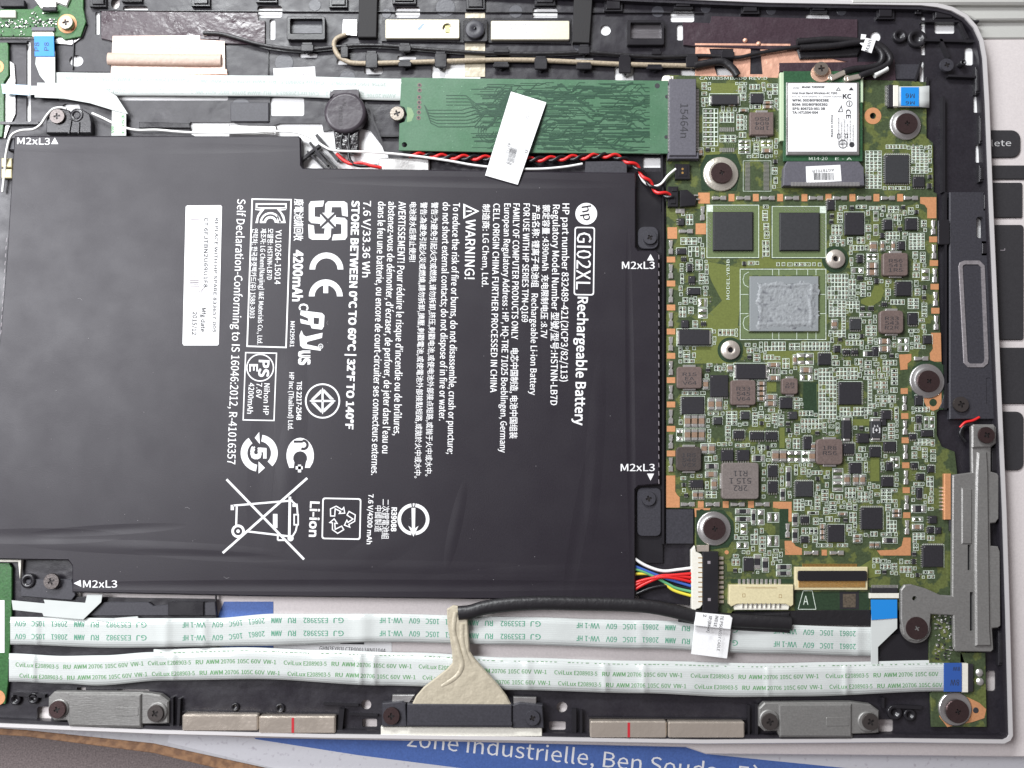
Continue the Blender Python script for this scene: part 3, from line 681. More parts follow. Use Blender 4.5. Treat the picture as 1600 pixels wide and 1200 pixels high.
# triangular recycling mark in a box
sym(lambda b: b.sheet(rrot(533.5, 810.5, 61, 65, 1.2, 4), ZT, 0, holes=[rrot(533.5, 810.5, 56.5, 60.5, 1.2, 3)]))
def tri3(b):
    cx, cy = 533, 811
    seg = [(-5, -24), (6, -24), (12, -14), (8, -11), (16, -9), (18, -17), (14, -15), (9, -26)]
    arr = [(-19, -10), (-8, -10), (-8, 2), (-19, 2)]
    for k in range(3):
        q = rot([(-13, -12), (-7, -23), (4, -22), (9, -13), (14, -15), (10, -4), (0, -9), (4, -11), (0, -17), (-6, -8)], 0, 0, 120 * k + 90)
        q = [(cx + x, cy + y) for x, y in q]; b.sheet(q, ZT, 0, holes=[inset(q, 1.7)])
sym(tri3)
# circled arrow
def carr(b):
    cx, cy = 646, 811.5
    b.sheet(arcp(cx, cy, 19.5, 25, -82, 82), ZT).sheet(arcp(cx, cy, 19.5, 25, 98, 262), ZT)
    b.sheet([(cx - 1.6, cy - 22), (cx - 0.8, cy + 12), (cx - 8, cy + 10), (cx, cy + 26), (cx + 8, cy + 10), (cx + .8, cy + 12), (cx + 1.6, cy - 22), (cx + 4, cy + 10), (cx, cy + 16), (cx - 4, cy + 10)], ZT) if False else None
    b.sheet([(cx - 3, cy - 18), (cx + 3, cy - 18), (cx + 2.4, cy + 14), (cx + 8, cy + 10), (cx, cy + 27), (cx - 8, cy + 10), (cx - 2.4, cy + 14)], ZT).sheet([(cx - 1.2, cy - 25), (cx + 2, cy - 25), (cx + 1, cy - 20), (cx - 1, cy - 20)], ZT)
sym(carr)
# boxes round the Korean and Japanese marks
sym(lambda b: b.frame([(393, 310), (456, 311), (448, 544), (385, 542)], 2.2, ZT))
sym(lambda b: b.frame([(383, 550), (433, 551), (429, 658), (379, 657)], 1.8, ZT))
sym(lambda b: b.sheet(ring(406.5, 574.5, 21.8, 32), ZT, 0, holes=[ring(406.5, 574.5, 19.9, 32)]))
MB().text('PS', (405, 563), (404, 588), 15.5, ZT, bold=.03).build('printed_text', M['white_print'], bt)
MB().text('E', (390, 569.5), (390, 580), 12.5, ZT, bold=.03).build('printed_text', M['white_print'], bt)
def kc(b):
    b.frame(rect(399.5, 317.5, 448, 324.5 + 2), 2.6, ZT)
    b.sheet(arcp(422.5, 348, 9.2 - 2.4, 9.2 + 1.3, 180, 360, 10), ZT).sheet(arcp(422.5, 348, 13.5, 16.5, 180, 360, 12), ZT)
    b.sheet(rect(406, 345.5, 415.5, 348.5), ZT + .1)
    b.sheet([(399, 348.5), (402, 337), (407, 329), (399, 328), (399, 325), (414, 326), (407, 335), (404, 340), (403, 348.5)], ZT)
    b.sheet([(446.5, 348.5), (444, 337), (438, 329), (447, 328), (447, 325), (432, 326), (438, 333), (442, 342), (442.5, 345.5), (437, 345.5), (436, 340), (433, 335), (433, 348.5)], ZT)
sym(kc)

# sticker on the battery
st = thing('battery_sticker', 'white spare part sticker with faded barcode on the left of the black battery', 'sticker', 316, 430, ZB)
SP = [(292, 321), (345, 320.5), (347, 323), (342, 538), (340, 540), (287, 540), (285, 537), (290, 323)]
MB().prism(SP, ZB, ZB + 0.9, 0, 0.3).build('sticker_paper', M['paper'], st)
z = ZB + 1.15
for t in [('REPLACE WITH HP SPARE 833657-005', (336, 340), (332, 519), 5), ('CT 6FJTBN2U69U1F8', (319, 340), (318, 449), 6), ('Mfg date', (315, 481), (313.5, 518), 6.5), ('2015/12', (301, 487), (300, 523), 6.5)]:
    MB().text(t[0], t[1], t[2], t[3], z, bold=.02).build('printed_text', M['dark_print'], st)
rr = random.Random(4); b = MB(); y = 341.5
b.line((298, 343), (312.5, 343.4), 1.6, z)
y = 350
while y < 446:
    w = rr.choice([.35, .5, .5, .8]); b.line((298.5 - (y - 340) * .02, y), (311.5 - (y - 340) * .02, y + .2), w, z); y += rr.choice([1.6, 2.2, 3.2, 3.8])
for y in (438, 441, 443.5, 447): b.line((296.5, y), (311, y + .3), 1.4, z)
b.build('printed_barcode', M['grey_print'], st)
b = MB(); b.line((309, 458), (322, 447), .7, z).line((313, 459), (318, 450), .9, z).line((301, 476), (304, 467), .6, z).line((308, 450), (316, 460), .5, z); b.build('pen_scratch', M['grey_print'], st)

b = MB(); rd = random.Random(77)
for k in range(70):
    x, y = rd.uniform(30, 985), rd.uniform(275, 925); r = rd.choice([.25, .3, .4, .5]); b.sheet(ring(x, y, r, 6), ZB + .2)
for k in range(9):
    x, y = rd.uniform(60, 960), rd.uniform(280, 925); a = rd.uniform(0, 6.3); b.poly_line([(x, y), (x + 4 * math.cos(a), y + 4 * math.sin(a)), (x + 8 * math.cos(a + .6), y + 7 * math.sin(a + .6))], .3, ZB + .22)
tag(b.build('dust_specks', mat('dust', (.30, .29, .30), .9), bt), kind='stuff')
# ================================================================ MOTHERBOARD
import numpy as np
ZP = 6.0
mb = thing('motherboard', 'olive green motherboard crowded with tiny components on the right of the opened tablet', 'circuit board', 1250, 500, 1)
BO2 = [(1042, 117), (1408, 126), (1448, 128), (1448, 215), (1458, 223), (1459, 300), (1464, 302), (1466, 430), (1471, 560), (1475, 600), (1471, 638), (1464, 644), (1464, 680), (1472, 698), (1492, 706), (1496, 740), (1496, 1000), (1508, 1036), (1452, 1036), (1452, 956), (1405, 954), (1145, 955), (1140, 962), (1086, 962), (1086, 795), (1041, 794)]
holes2 = [ring(1364, 181, 4.5, 16), ring(1166 - 1 + 0, 0 + 799 + 0, 4.4, 14) if False else ring(1096.5, 800.5, 5, 16), ring(1458, 629, 6, 16)]
MB().prism(BO2, ZP - 5, ZP, 0, 0.5, holes=holes2).build('board', M['pcb'], mb)
def mp(nm, mats, f):
    b = MB(); f(b); return b.build(nm, [M[m] if isinstance(m, str) else m for m in (mats if isinstance(mats, (list, tuple)) else [mats])], mb)
zz = ZP + 0.25
for p in [[(1100, 408), (1156, 418), (1156, 480), (1150, 536), (1100, 540), (1098, 500), (1128, 470), (1112, 440)], [(1060, 318), (1100, 318), (1100, 326), (1060, 326)], rect(1186, 322, 1204, 412), rect(1158, 405, 1300, 419),
          [(1110, 130), (1160, 130), (1160, 147), (1110, 146)], [(1096, 236), (1130, 236), (1120, 244), (1096, 250)], [(1286, 404), (1300, 420), (1290, 430), (1230, 419)], rect(1200, 548, 1256, 575), rect(1196, 597, 1213, 612), rect(1085, 538, 1150, 568), rect(1265, 600, 1290, 612),
          [(1360, 480), (1376, 470), (1382, 455), (1376, 445), (1366, 447), (1360, 462), (1345, 468), (1345, 474)], rect(1330, 655, 1360, 665), rect(1360, 715, 1374, 752), rect(1166, 715, 1180, 722), rect(1100, 772, 1118, 778), [(1288, 745), (1300, 735), (1300, 715), (1280, 728)],
          [(1178, 172), (1190, 164), (1210, 168), (1212, 174), (1175, 176)], [(1180, 218), (1205, 218), (1205, 236), (1178, 236)], rect(1218, 668, 1226, 700), rect(1136, 880, 1156, 893), [(1344, 885), (1372, 868), (1376, 900), (1350, 905)]]:
    zz += .01; mp('copper_pour', 'pcb_pour', lambda b: b.sheet(p, zz))
for p in [ring(1305, 405, 21, 24), ring(1141, 547, 20, 24), [(1255, 597), (1277, 597), (1277, 655), (1262, 660), (1255, 640)], [(1088, 797), (1130, 797), (1146, 815), (1148, 838), (1138, 855), (1100, 860), (1088, 850)],
          [(1103, 242), (1150, 240), (1158, 262), (1150, 298), (1096, 298), (1094, 260)], rect(1142, 905, 1245, 911), rect(1242, 925, 1358, 953), rect(1218, 795, 1232, 842), [(1446, 560), (1474, 570), (1474, 640), (1440, 640), (1425, 620), (1425, 575)]]:
    zz += .01; mp('dark_mask_area', 'pcb_dark', lambda b: b.sheet(p, zz))
OCC = np.zeros((1210, 1610), bool)
def occ(x0, y0, x1, y1, m=1.5): OCC[int(max(0, y0 - m)):int(y1 + m) + 1, int(max(0, x0 - m)):int(x1 + m) + 1] = True
cr = random.Random(11)
silk = MB(); pads = MB(); vias = MB(); trc = MB()
ZS = ZP + 0.9
def sbox(x0, y0, x1, y1, w=0.85, z=ZS): silk.frame(rect(x0, y0, x1, y1), w, z)
# --- chips: body box, pins per side, outline
def ic(x0, y0, x1, y1, pins='', m='chip', h=4, n=None, outline=True, pad=0.0):
    occ(x0 - 3 if 'l' in pins or 'a' in pins else x0, y0 - 3 if 't' in pins or 'a' in pins else y0, x1 + 3 if 'r' in pins or 'a' in pins else x1, y1 + 3 if 'b' in pins or 'a' in pins else y1)
    b = MB(); b.box(x0, y0, x1, y1, ZP, ZP + h, 0, 0.7)
    b.sheet(ring(x0 + 2.6, y0 + 2.6, 0.8, 8), ZP + h + 0.1, 2)
    pins = pins.replace('a', 'tblr')
    for sd in pins:
        if sd in 'tb':
            k = n or max(3, int((x1 - x0) / 3.2))
            for i in range(k):
                x = x0 + (x1 - x0) * (i + .5) / k; ya, yb = (y0 - 3, y0) if sd == 't' else (y1, y1 + 3)
                b.box(x - .65, ya, x + .65, yb, ZP, ZP + 1.4, 1)
        else:
            k = n or max(3, int((y1 - y0) / 3.2))
            for i in range(k):
                y = y0 + (y1 - y0) * (i + .5) / k; xa, xb = (x0 - 3, x0) if sd == 'l' else (x1, x1 + 3)
                b.box(xa, y - .65, xb, y + .65, ZP, ZP + 1.4, 1)
    if outline and cr.random() < .8:
        o_ = 1.0; silk.poly_line([(x0 - o_, y1 + o_), (x0 - o_, y0 - o_), (x1 + o_, y0 - o_), (x1 + o_, y1 + o_)], .7, ZS)
    return b.build('chip', [M[m], M['solder'], M['grey_print']], mb)
for a in [(1173, 146, 1193, 161, 'l'), (1383, 242, 1420, 286, 'a', 'chip_blue'), (1427, 276, 1445, 292, 'tb'), (1320, 332, 1350, 367, ''), (1381, 343, 1394, 359, 'l'), (1415, 341, 1433, 359, 'r'), (1400, 440, 1424, 462, 'l'),
          (1419, 489, 1434, 507, 'b'), (1328, 498, 1345, 515, 'tb', 'chip_blue'), (1443, 524, 1456, 537, ''), (1279, 552, 1298, 570, 't'), (1304, 540, 1313, 550, 'l'), (1317, 547, 1328, 553, 'tb'), (1330, 547, 1341, 553, 'tb'),
          (1311, 597, 1346, 632, 'lr'), (1219, 621, 1238, 638, 'l'), (1233, 643, 1246, 655, 'l', 'chip_blue'), (1340, 677, 1358, 692, 'l'), (1318, 693, 1335, 709, 'tb'), (1359, 698, 1376, 714, 't'), (1256, 682, 1268, 702, 'tl'),
          (1328, 723, 1346, 740, 'l'), (1200, 727, 1215, 745, 'tb'), (1200, 752, 1215, 770, 'tb'), (1243, 752, 1270, 776, 'tl', 'chip_blue'), (1251, 807, 1264, 817, 'tb'), (1294, 820, 1319, 847, 'l'), (1346, 793, 1379, 827, 'tl'),
          (1442, 852, 1474, 886, 'tl'), (1110, 586, 1138, 620, 'b'), (1065, 620, 1100, 647, 'l'), (1115, 652, 1128, 663, 'l', 'chip_blue'), (1158, 643, 1171, 655, 'l', 'chip_blue'), (1146, 673, 1163, 685, 'tb'), (1172, 675, 1194, 687, 'tb'), (1196, 675, 1215, 687, 'tb'),
          (1127, 703, 1146, 720, 'tb'), (1152, 703, 1171, 720, 'lb'), (1079, 750, 1099, 762, 'lb'), (1162, 872, 1178, 892, 't'), (1378, 641, 1392, 655, 'lr'), (1381, 690, 1400, 705, 'b'), (1378, 745, 1396, 760, 't'), (1421, 678, 1432, 686, 'tb'), (1433, 740, 1444, 750, 'l'),
          (1433, 762, 1441, 778, 'b'), (1452, 806, 1464, 818, 'l'), (1450, 823, 1459, 833, 'l'), (1462, 824, 1471, 834, 'l'), (1060, 341, 1069, 352, 'l'), (1058, 388, 1072, 397, 'l'), (1074, 412, 1081, 424, 'lr'), (1076, 431, 1086, 442, 'b'), (1075, 450, 1094, 460, 'l'),
          (1065, 500, 1076, 512, 'b'), (1404, 377, 1414, 390, 'l'), (1340, 398, 1348, 410, 'lr'), (1293, 312, 1304, 328, 'l'), (1424, 723, 1434, 731, 'b'), (1430, 618, 1442, 633, ''), (1432, 650, 1440, 660, 'tb'), (1450, 728, 1460, 738, 't'), (1375, 655, 1385, 665, 'l'), (1440, 672, 1458, 682, ''),
          (1364, 542, 1372, 556, 'l'), (1196, 745, 1200, 748, ''), (1252, 838, 1263, 848, 'lr'), (1385, 722, 1395, 735, 't')]:
    if a[4] == '' and (a[2] - a[0]) < 6: continue
    ic(*a)
# --- memory packages and processor
for x0, y0, x1, y1, ox0, oy0, ox1, oy1 in [(1114, 331, 1177, 392, 1104, 320, 1186, 403), (1218, 332, 1281, 392, 1206, 322, 1291, 403)]:
    occ(ox0, oy0, ox1, oy1, 2)
    mp('footprint', 'pcb_pour' if False else mat('grey_green_mask', (0.125, 0.165, 0.075), 0.4, bump=.2, bs=2.5, vary=.1), lambda b: b.sheet(rect(ox0 + .5, oy0 + .5, ox1 - .5, oy1 - .5), zz + .05))
    mp('memory_chip', ['chip_blue', 'chip'], lambda b: b.box(x0, y0, x1, y1, ZP, ZP + 3, 1, .4).box(x0 + 1.2, y0 + 1.2, x1 - 1.2, y1 - 1.2, ZP + 3, ZP + 5, 0, .6))
    sbox(ox0, oy0, ox1, oy1, 1.0)
    silk.sheet(rect(ox1 - 10 if ox0 > 1150 else ox0, oy0 + 1, ox1 - 1 if ox0 > 1150 else ox0 + 10, oy0 + 11), ZS + .1)
    for i in range(26):
        x = x0 + 5 + i * 2.1; pads.sheet(rect(x, y0 - 7 + (i % 3) * 1.6, x + 1.1, y0 - 6 + (i % 3) * 1.6), ZS)
        y = y0 + 8 + i * 1.9; xx = x1 + 3 if ox0 > 1150 else x0 - 8
        pads.sheet(rect(xx + (i % 3) * 1.6, y, xx + 1.4 + (i % 3) * 1.6, y + 1), ZS)
occ(1156, 419, 1291, 531, 2)
sbox(1156, 420, 1291, 531, 1.1)
mp('footprint', bpy.data.materials['grey_green_mask'], lambda b: b.sheet(rect(1158, 422, 1289, 529), zz + .05))
for x in (1207, 1217, 1245, 1262, 1275): silk.line((x, 518), (x, 530), .8, ZS); silk.line((x, 421), (x, 430), .8, ZS)
for y in (460, 490): silk.line((1157, y), (1170, y), .8, ZS); silk.line((1281, y), (1290, y), .8, ZS)
for cy in (437, 505): silk.poly_line([(1170, cy - 12), (1163, cy - 8), (1161, cy), (1163, cy + 8), (1170, cy + 12)], .8, ZS)
cpu = mp('processor', ['pcb', 'paste'], lambda b: b.box(1170, 430, 1280, 519, ZP, ZP + 3, 0, .5))
b = MB(); b.box(1171.5, 431.5, 1279, 517.5, ZP + 3, ZP + 4.4, 0, .6); d1 = b.build('processor_lid', mat('grey_lid', (0.27, 0.29, 0.30), .45, metal=.2, bump=.4, bs=2), mb)
# thermal paste as a rough lump
b = MB(); n1, n2 = 46, 34; vs = []; pr2 = random.Random(3)
nz = [[pr2.random() for _ in range(n2 + 1)] for _ in range(n1 + 1)]
for i in range(n1 + 1):
    for j in range(n2 + 1):
        u, v = i / n1, j / n2; e = min(u, 1 - u, v, 1 - v)
        ridge = math.exp(-((e - .07) / .028) ** 2) * 1.3
        wv = .5 * math.sin(u * 9 + 3 * v) + .4 * math.sin(v * 13 - 5 * u)
        z = ZP + 4.6 + (ridge + .35 * wv + .55 * nz[i][j]) * (1 if e > 0 else 0)
        px = 1181 + 92 * u + (3.5 * math.sin(v * 11) + 6 * nz[i][j - 1]) * (1 if i in (0, n1) else .3); py = 440 + 70 * v + (2.5 * math.sin(u * 14) + 5 * nz[i - 1][j]) * (1 if j in (0, n2) else .3)
        vs.append(P(px, py, z if e > 0 else ZP + 4.42))
b.add(vs, [(i * (n2 + 1) + j, i * (n2 + 1) + j + 1, (i + 1) * (n2 + 1) + j + 1, (i + 1) * (n2 + 1) + j) for i in range(n1) for j in range(n2)], 0, True)
b.build('thermal_paste', M['paste'], mb)
# --- inductors
def ind(x0, y0, x1, y1, m='ferrite', txt=(), h=8, r=4, tcol='dark_print', flip=1):
    occ(x0 - 2, y0 - 2, x1 + 2, y1 + 2)
    b = MB(); b.prism(rrect(x0, y0, x1, y1, r, 3), ZP + .5, ZP + h, 0, 1.2)
    w = (x1 - x0); cx = (x0 + x1) / 2
    if w > 50: b.box(x0 - 3, (y0 + y1) / 2 - 12, x0 + 2, (y0 + y1) / 2 + 12, ZP, ZP + 5, 1, .6)
    else:
        b.box(cx - w * .25, y0 - 3, cx + w * .25, y0 + 2, ZP, ZP + 4, 1, .6).box(cx - w * .25, y1 - 2, cx + w * .25, y1 + 3, ZP, ZP + 4, 1, .6)
    for i, t in enumerate(txt):
        if flip == 1: # lettering turned half round
            y = y0 + (y1 - y0) * (.22 + .2 * i); hw = min(w * .3, len(t) * 3.6)
            b.text(t, (cx + hw, y), (cx - hw, y), (y1 - y0) * .15, ZP + h + .2, 2)
        else:
            y = y0 + (y1 - y0) * (.42 + .2 * i); hw = min(w * .3, len(t) * 3.6)
            b.text(t, (cx - hw, y), (cx + hw, y), (y1 - y0) * .15, ZP + h + .2, 2)
    b.build('inductor', [M[m], M['solder'], M[tcol]], mb)
ind(1172, 175, 1209, 211, 'ferrite', ('R56', '604', '1R0'), r=1)
ind(1058, 573, 1097, 607, 'ferrite', ('R15', 'EA', 'V64'), flip=0)
ind(1142, 594, 1181, 633, 'ferrite', ('R33', '545', 'V64'), flip=0)
ind(1057, 698, 1096, 736, 'ferrite2', ('1R5', '546', 'VCX'), flip=0, r=6)
ind(1128, 723, 1186, 780, 'ferrite3', ('R11', '515 1', '2R2'), r=5, h=9)
ind(1380, 395, 1419, 431, 'ferrite', ('R56', '541', '1R5'), flip=0)
ind(1375, 485, 1412, 521, 'ferrite', ('R33', '543', 'R2R'), flip=0, r=6)
ind(1222, 591, 1247, 616, 'ferrite', ('2R', 'R2'), flip=0)
ind(1276, 686, 1317, 726, 'ferrite', ('1R8', 'R56'), flip=0, r=6)
# --- tantalum style blocks with bright ends
def block(x0, y0, x1, y1, m='chip', h=7, e=4, white=0):
    occ(x0, y0, x1, y1); b = MB(); sbox(x0 - 2, y0 - 2, x1 + 2, y1 + 2)
    if x1 - x0 > y1 - y0:
        b.box(x0 + e * .6, y0, x1 - e * .6, y1, ZP, ZP + h, 0, .8).box(x0, y0 + 1.5, x0 + e, y1 - 1.5, ZP, ZP + h * .8, 1, .8).box(x1 - e, y0 + 1.5, x1, y1 - 1.5, ZP, ZP + h * .8, 1, .8)
    else:
        b.box(x0, y0 + e * .6, x1, y1 - e * .6, ZP, ZP + h, 0, .8).box(x0 + 1.5, y0, x1 - 1.5, y0 + e, ZP, ZP + h * .8, 1, .8).box(x0 + 1.5, y1 - e, x1 - 1.5, y1, ZP, ZP + h * .8, 1, .8)
    return b.build('tantalum_capacitor', [M[m], M['solder']], mb)
block(1059, 515, 1111, 539); block(1148, 569, 1199, 592); block(1110, 148, 1155, 163); block(1317, 653, 1330, 689, e=6); block(1361, 654, 1377, 688, 'chip_blue', e=6)
b = MB(); b.text('[+]', (1364, 675), (1375, 675), 6, ZP + 7.3, bold=.02).text('11', (1365, 667), (1373, 667), 3, ZP + 7.3); b.build('printed_text', M['white_print'], mb)
# --- ceramic capacitors that can be told apart (centre, vertical or not)
def cap(x0, y0, x1, y1, kind=0):
    """kind 0: ceramic body with tinned ends, 1: two bare solder pads, 2: dark resistor"""
    occ(x0 - 1, y0 - 1, x1 + 1, y1 + 1, 1); sbox(x0 - 1.4, y0 - 1.4, x1 + 1.4, y1 + 1.4, .75)
    b = MB(); v = y1 - y0 > x1 - x0; e = (y1 - y0 if v else x1 - x0) * .27
    if kind == 1:
        q = [(x0, y0, x1, y0 + e * 1.25), (x0, y1 - e * 1.25, x1, y1)] if v else [(x0, y0, x0 + e * 1.25, y1), (x1 - e * 1.25, y0, x1, y1)]
        for a in q:
            cx, cy = (a[0] + a[2]) / 2, (a[1] + a[3]) / 2; z0 = ZP + .4
            vs = [P(a[0], a[1], z0), P(a[2], a[1], z0), P(a[2], a[3], z0), P(a[0], a[3], z0), P(cx + cr.uniform(-1, 1), cy + cr.uniform(-1, 1), ZP + 2.4)]
            b.add(vs, [(1, 0, 4), (2, 1, 4), (3, 2, 4), (0, 3, 4)], 1)
    else:
        h = 4.5 if kind == 0 else 2.5
        if v: b.box(x0 + .3, y0 + e, x1 - .3, y1 - e, ZP, ZP + h, 0, .4).box(x0, y0, x1, y0 + e, ZP, ZP + h + .3, 1, .6).box(x0, y1 - e, x1, y1, ZP, ZP + h + .3, 1, .6)
        else: b.box(x0 + e, y0 + .3, x1 - e, y1 - .3, ZP, ZP + h, 0, .4).box(x0, y0, x0 + e, y1, ZP, ZP + h + .3, 1, .6).box(x1 - e, y0, x1, y1, ZP, ZP + h + .3, 1, .6)
    b.build('solder_pad_pair' if kind == 1 else 'resistor' if kind == 2 else 'capacitor', [M['ceramic'] if kind == 0 else M['chip'], M['solder']], mb)
for q in [(1070, 649, 1079, 667), (1081, 649, 1090, 667), (1092, 649, 1101, 667), (1070, 671, 1079, 688), (1081, 671, 1090, 688), (1092, 671, 1101, 688), (1058, 671, 1066, 688, 1), (1107, 623, 1116, 640), (1119, 623, 1128, 640),
          (1099, 593, 1107, 608), (1096, 694, 1105, 708), (1108, 694, 1117, 708), (1137, 570, 1145, 580), (1200, 567, 1218, 573), (1200, 576, 1208, 584, 1), (1210, 576, 1218, 584, 1), (1200, 587, 1218, 594),
          (1196, 617, 1213, 624), (1196, 627, 1213, 634), (1246, 553, 1257, 569, 1), (1259, 553, 1270, 569, 1), (1240, 555, 1245, 569), (1251, 574, 1269, 582), (1251, 586, 1269, 594, 1), (1184, 596, 1196, 602), (1184, 604, 1196, 610), (1184, 612, 1196, 618), (1184, 620, 1196, 626),
          (1207, 704, 1217, 721), (1219, 704, 1229, 721), (1231, 705, 1240, 721, 1), (1242, 705, 1251, 721, 1), (1254, 705, 1262, 721, 1), (1265, 705, 1274, 721), (1268, 693, 1274, 702), (1302, 733, 1316, 748, 1), (1302, 752, 1316, 767, 1), (1320, 742, 1328, 757), (1334, 742, 1342, 757), (1345, 742, 1352, 757),
          (1355, 397, 1362, 406, 1), (1364, 397, 1371, 406, 1), (1355, 410, 1371, 419), (1355, 421, 1371, 430), (1331, 419, 1348, 426, 1), (1360, 378, 1370, 392), (1377, 377, 1382, 391), (1394, 377, 1399, 391), (1374, 529, 1391, 537), (1374, 541, 1391, 549), (1404, 529, 1419, 536, 1), (1404, 540, 1419, 548, 1),
          (1350, 549, 1370, 556, 2), (1300, 500, 1308, 513), (1441, 421, 1451, 437, 1), (1366, 331, 1371, 344, 1), (1366, 352, 1371, 367, 1), (1344, 489, 1360, 494, 1), (1378, 529, 1391, 531, 1),
          (1103, 725, 1121, 732, 2), (1103, 737, 1120, 745), (1112, 749, 1120, 764), (1083, 768, 1090, 779), (1092, 768, 1099, 779), (1176, 712, 1194, 720, 2), (1209, 710, 1209.5, 711), (1220, 764, 1226, 781, 2), (1229, 730, 1235, 760, 2),
          (1150, 796, 1172, 802, 2), (1150, 808, 1172, 814, 2), (1175, 797, 1180, 819, 2), (1185, 797, 1193, 819, 1), (1158, 819, 1166, 834, 1), (1200, 802, 1216, 815, 1), (1200, 838, 1216, 853, 1), (1179, 867, 1188, 889, 2), (1192, 872, 1200, 893, 2), (1152, 848, 1168, 856, 1), (1214, 883, 1235, 889, 2), (1214, 893, 1235, 899, 2),
          (1239, 803, 1246, 821, 2), (1239, 827, 1246, 846, 2), (1282, 819, 1289, 826), (1282, 828, 1289, 835), (1282, 837, 1289, 843), (1263, 800, 1278, 803, 2), (1310, 801, 1323, 805), (1334, 836, 1346, 840), (1334, 843, 1346, 847), (1360, 848, 1366, 855), (1368, 848, 1374, 855), (1380, 841, 1401, 848, 2),
          (1395, 796, 1407, 801), (1395, 803, 1407, 808), (1425, 790, 1446, 800, 2), (1426, 809, 1441, 814, 1), (1426, 820, 1442, 827), (1430, 664, 1438, 672, 1), (1445, 652, 1450, 668, 1), (1454, 652, 1459, 668, 1), (1392, 715, 1397, 730, 1), (1399, 715, 1404, 730, 1), (1253, 768 - 16, 1253.5, 753),
          (1139, 241 - 82, 1149, 165), (1092, 232, 1098, 242), (1155, 220, 1162, 228, 1), (1164, 220, 1171, 228, 1), (1155, 231, 1162, 239, 1), (1164, 231, 1171, 239, 1), (1190, 220, 1197, 228, 1), (1199, 220, 1206, 228, 1), (1191, 232, 1206, 238), (1193, 158, 1207, 162), (1193, 164, 1207, 169), (1156, 170, 1168, 174),
          (1092, 467, 1104, 479, 1), (1092, 483, 1104, 496, 1)]:
    if q[2] - q[0] < 1 : continue
    cap(*q)
# row of eight two pad cells
for i in range(8):
    y = 171.5 + i * 7.35; occ(1098, y - 2, 1122, y + 5, 1); sbox(1098, y - 2, 1116, y + 5.4); sbox(1116, y - 2, 1122, y + 5.4)
    pads.prism(ring(1103, y + 1.6, 2.1, 10), ZP, ZP + 1.3, 0, .5).prism(ring(1111, y + 1.6, 2.1, 10), ZP, ZP + 1.3, 0, .5)
for yy in (200, 232):
    occ(1124, yy - 2, 1148, yy + 7)
    for i in range(8): pads.box(1124.5 + i * 3.0, yy - 1, 1126.2 + i * 3.0, yy + 5.5, ZP, ZP + .8)
for i in range(5):
    trc.poly_line([(1125 + i * 3, 219 - 0), (1130 + i * 3.0, 219), (1136 + i * 3.0, 226), (1136 + i * 3, 231)], .6, zz + .1)
for i in range(22):
    y = 254 + i * 2.0
    pads.box(1164, y, 1172, y + .9, ZP, ZP + .6); pads.box(1193, y, 1202, y + .9, ZP, ZP + .6)
occ(1162, 250, 1204, 299); sbox(1161, 251, 1205, 299, .6)
# --- shield frame pads
def cpad(*q): occ(*q, 0); mp('ground_pad', 'copper', lambda b: b.box(*q, ZP, ZP + .5))
for y in (405.5, 443, 480.5, 518, 556, 594, 632, 670, 708.5): cpad(1042, y - 4.5, 1055, y + 4.5)
cpad(1043, 355, 1058, 373)
occ(1040, 296, 1057, 795, 0)
for y in (378, 424, 462, 499, 537, 575, 613, 651, 690, 722): pass
def clip(cx, cy, v=1, s=1):
    def f(b):
        if v: b.prism([(cx - 3, cy - 11), (cx + 3.2, cy - 11), (cx + 2.5, cy - 2), (cx + 1.5, cy + 1), (cx + 3.4, cy + 3), (cx + 3.4, cy + 11), (cx - 3.4, cy + 11), (cx - 3.4, cy + 3), (cx - 1.2, cy + 1), (cx - 2.4, cy - 2)], ZP, ZP + 3, 0, .8)
        else: b.prism([(cx - 11, cy - 3), (cx - 2, cy - 2.4), (cx + 1, cy - 1.2), (cx + 3, cy - 3.4), (cx + 11, cy - 3.4), (cx + 11, cy + 3.4), (cx + 3, cy + 3.4), (cx + 1, cy + 1.5), (cx - 2, cy + 2.6), (cx - 11, cy + 3)], ZP, ZP + 3, 0, .8)
    mp('shield_clip', 'solder', f)
for y in (386, 424, 461.5, 499, 537, 575, 613, 651, 690, 726): clip(1048.5, y)
for x in (1105.5, 1143, 1181, 1219, 1257, 1294.5, 1332, 1369.5, 1406.5): cpad(x - 4.5, 303, x + 4.5, 314.5) if x > 1110 else None
for x in (1124, 1162, 1200, 1238, 1275.5, 1313, 1351, 1388, 1424): clip(x, 309, 0)
occ(1084, 298, 1462, 316, 0)
for y in (374, 411, 448, 485.5): cpad(1452 + (y - 374) * .03, y - 4.5, 1464.5 + (y - 374) * .03, y + 4.5)
for y in (355, 393, 430, 467, 504): clip(1459 + (y - 355) * .03, y)
occ(1450, 300, 1470, 566, 0)
for y in (611, 650, 688, 727, 766, 805): cpad(1407.5 + (y - 611) * .02, y - 4.5, 1418.5 + (y - 611) * .02, y + 4.5)
for y in (630, 668, 706, 746, 785, 824): clip(1414 + (y - 630) * .02, y)
occ(1405, 565, 1423, 868, 0)
for x in (1095, 1134, 1173.5): cpad(x - 4.5, 783, x + 4.5, 793.5)
for x in (1075, 1114, 1153, 1192): clip(x, 788, 0)
occ(1042, 780, 1240, 795, 0)
clip(1231, 829); clip(1098, 333); clip(1072, 361, 0); occ(1086, 320, 1104, 368, 0); occ(1058, 354, 1088, 368, 0); clip(1268, 864, 0); clip(1308, 864, 0); cpad(1284, 859, 1292, 868); clip(1440, 560, 0)
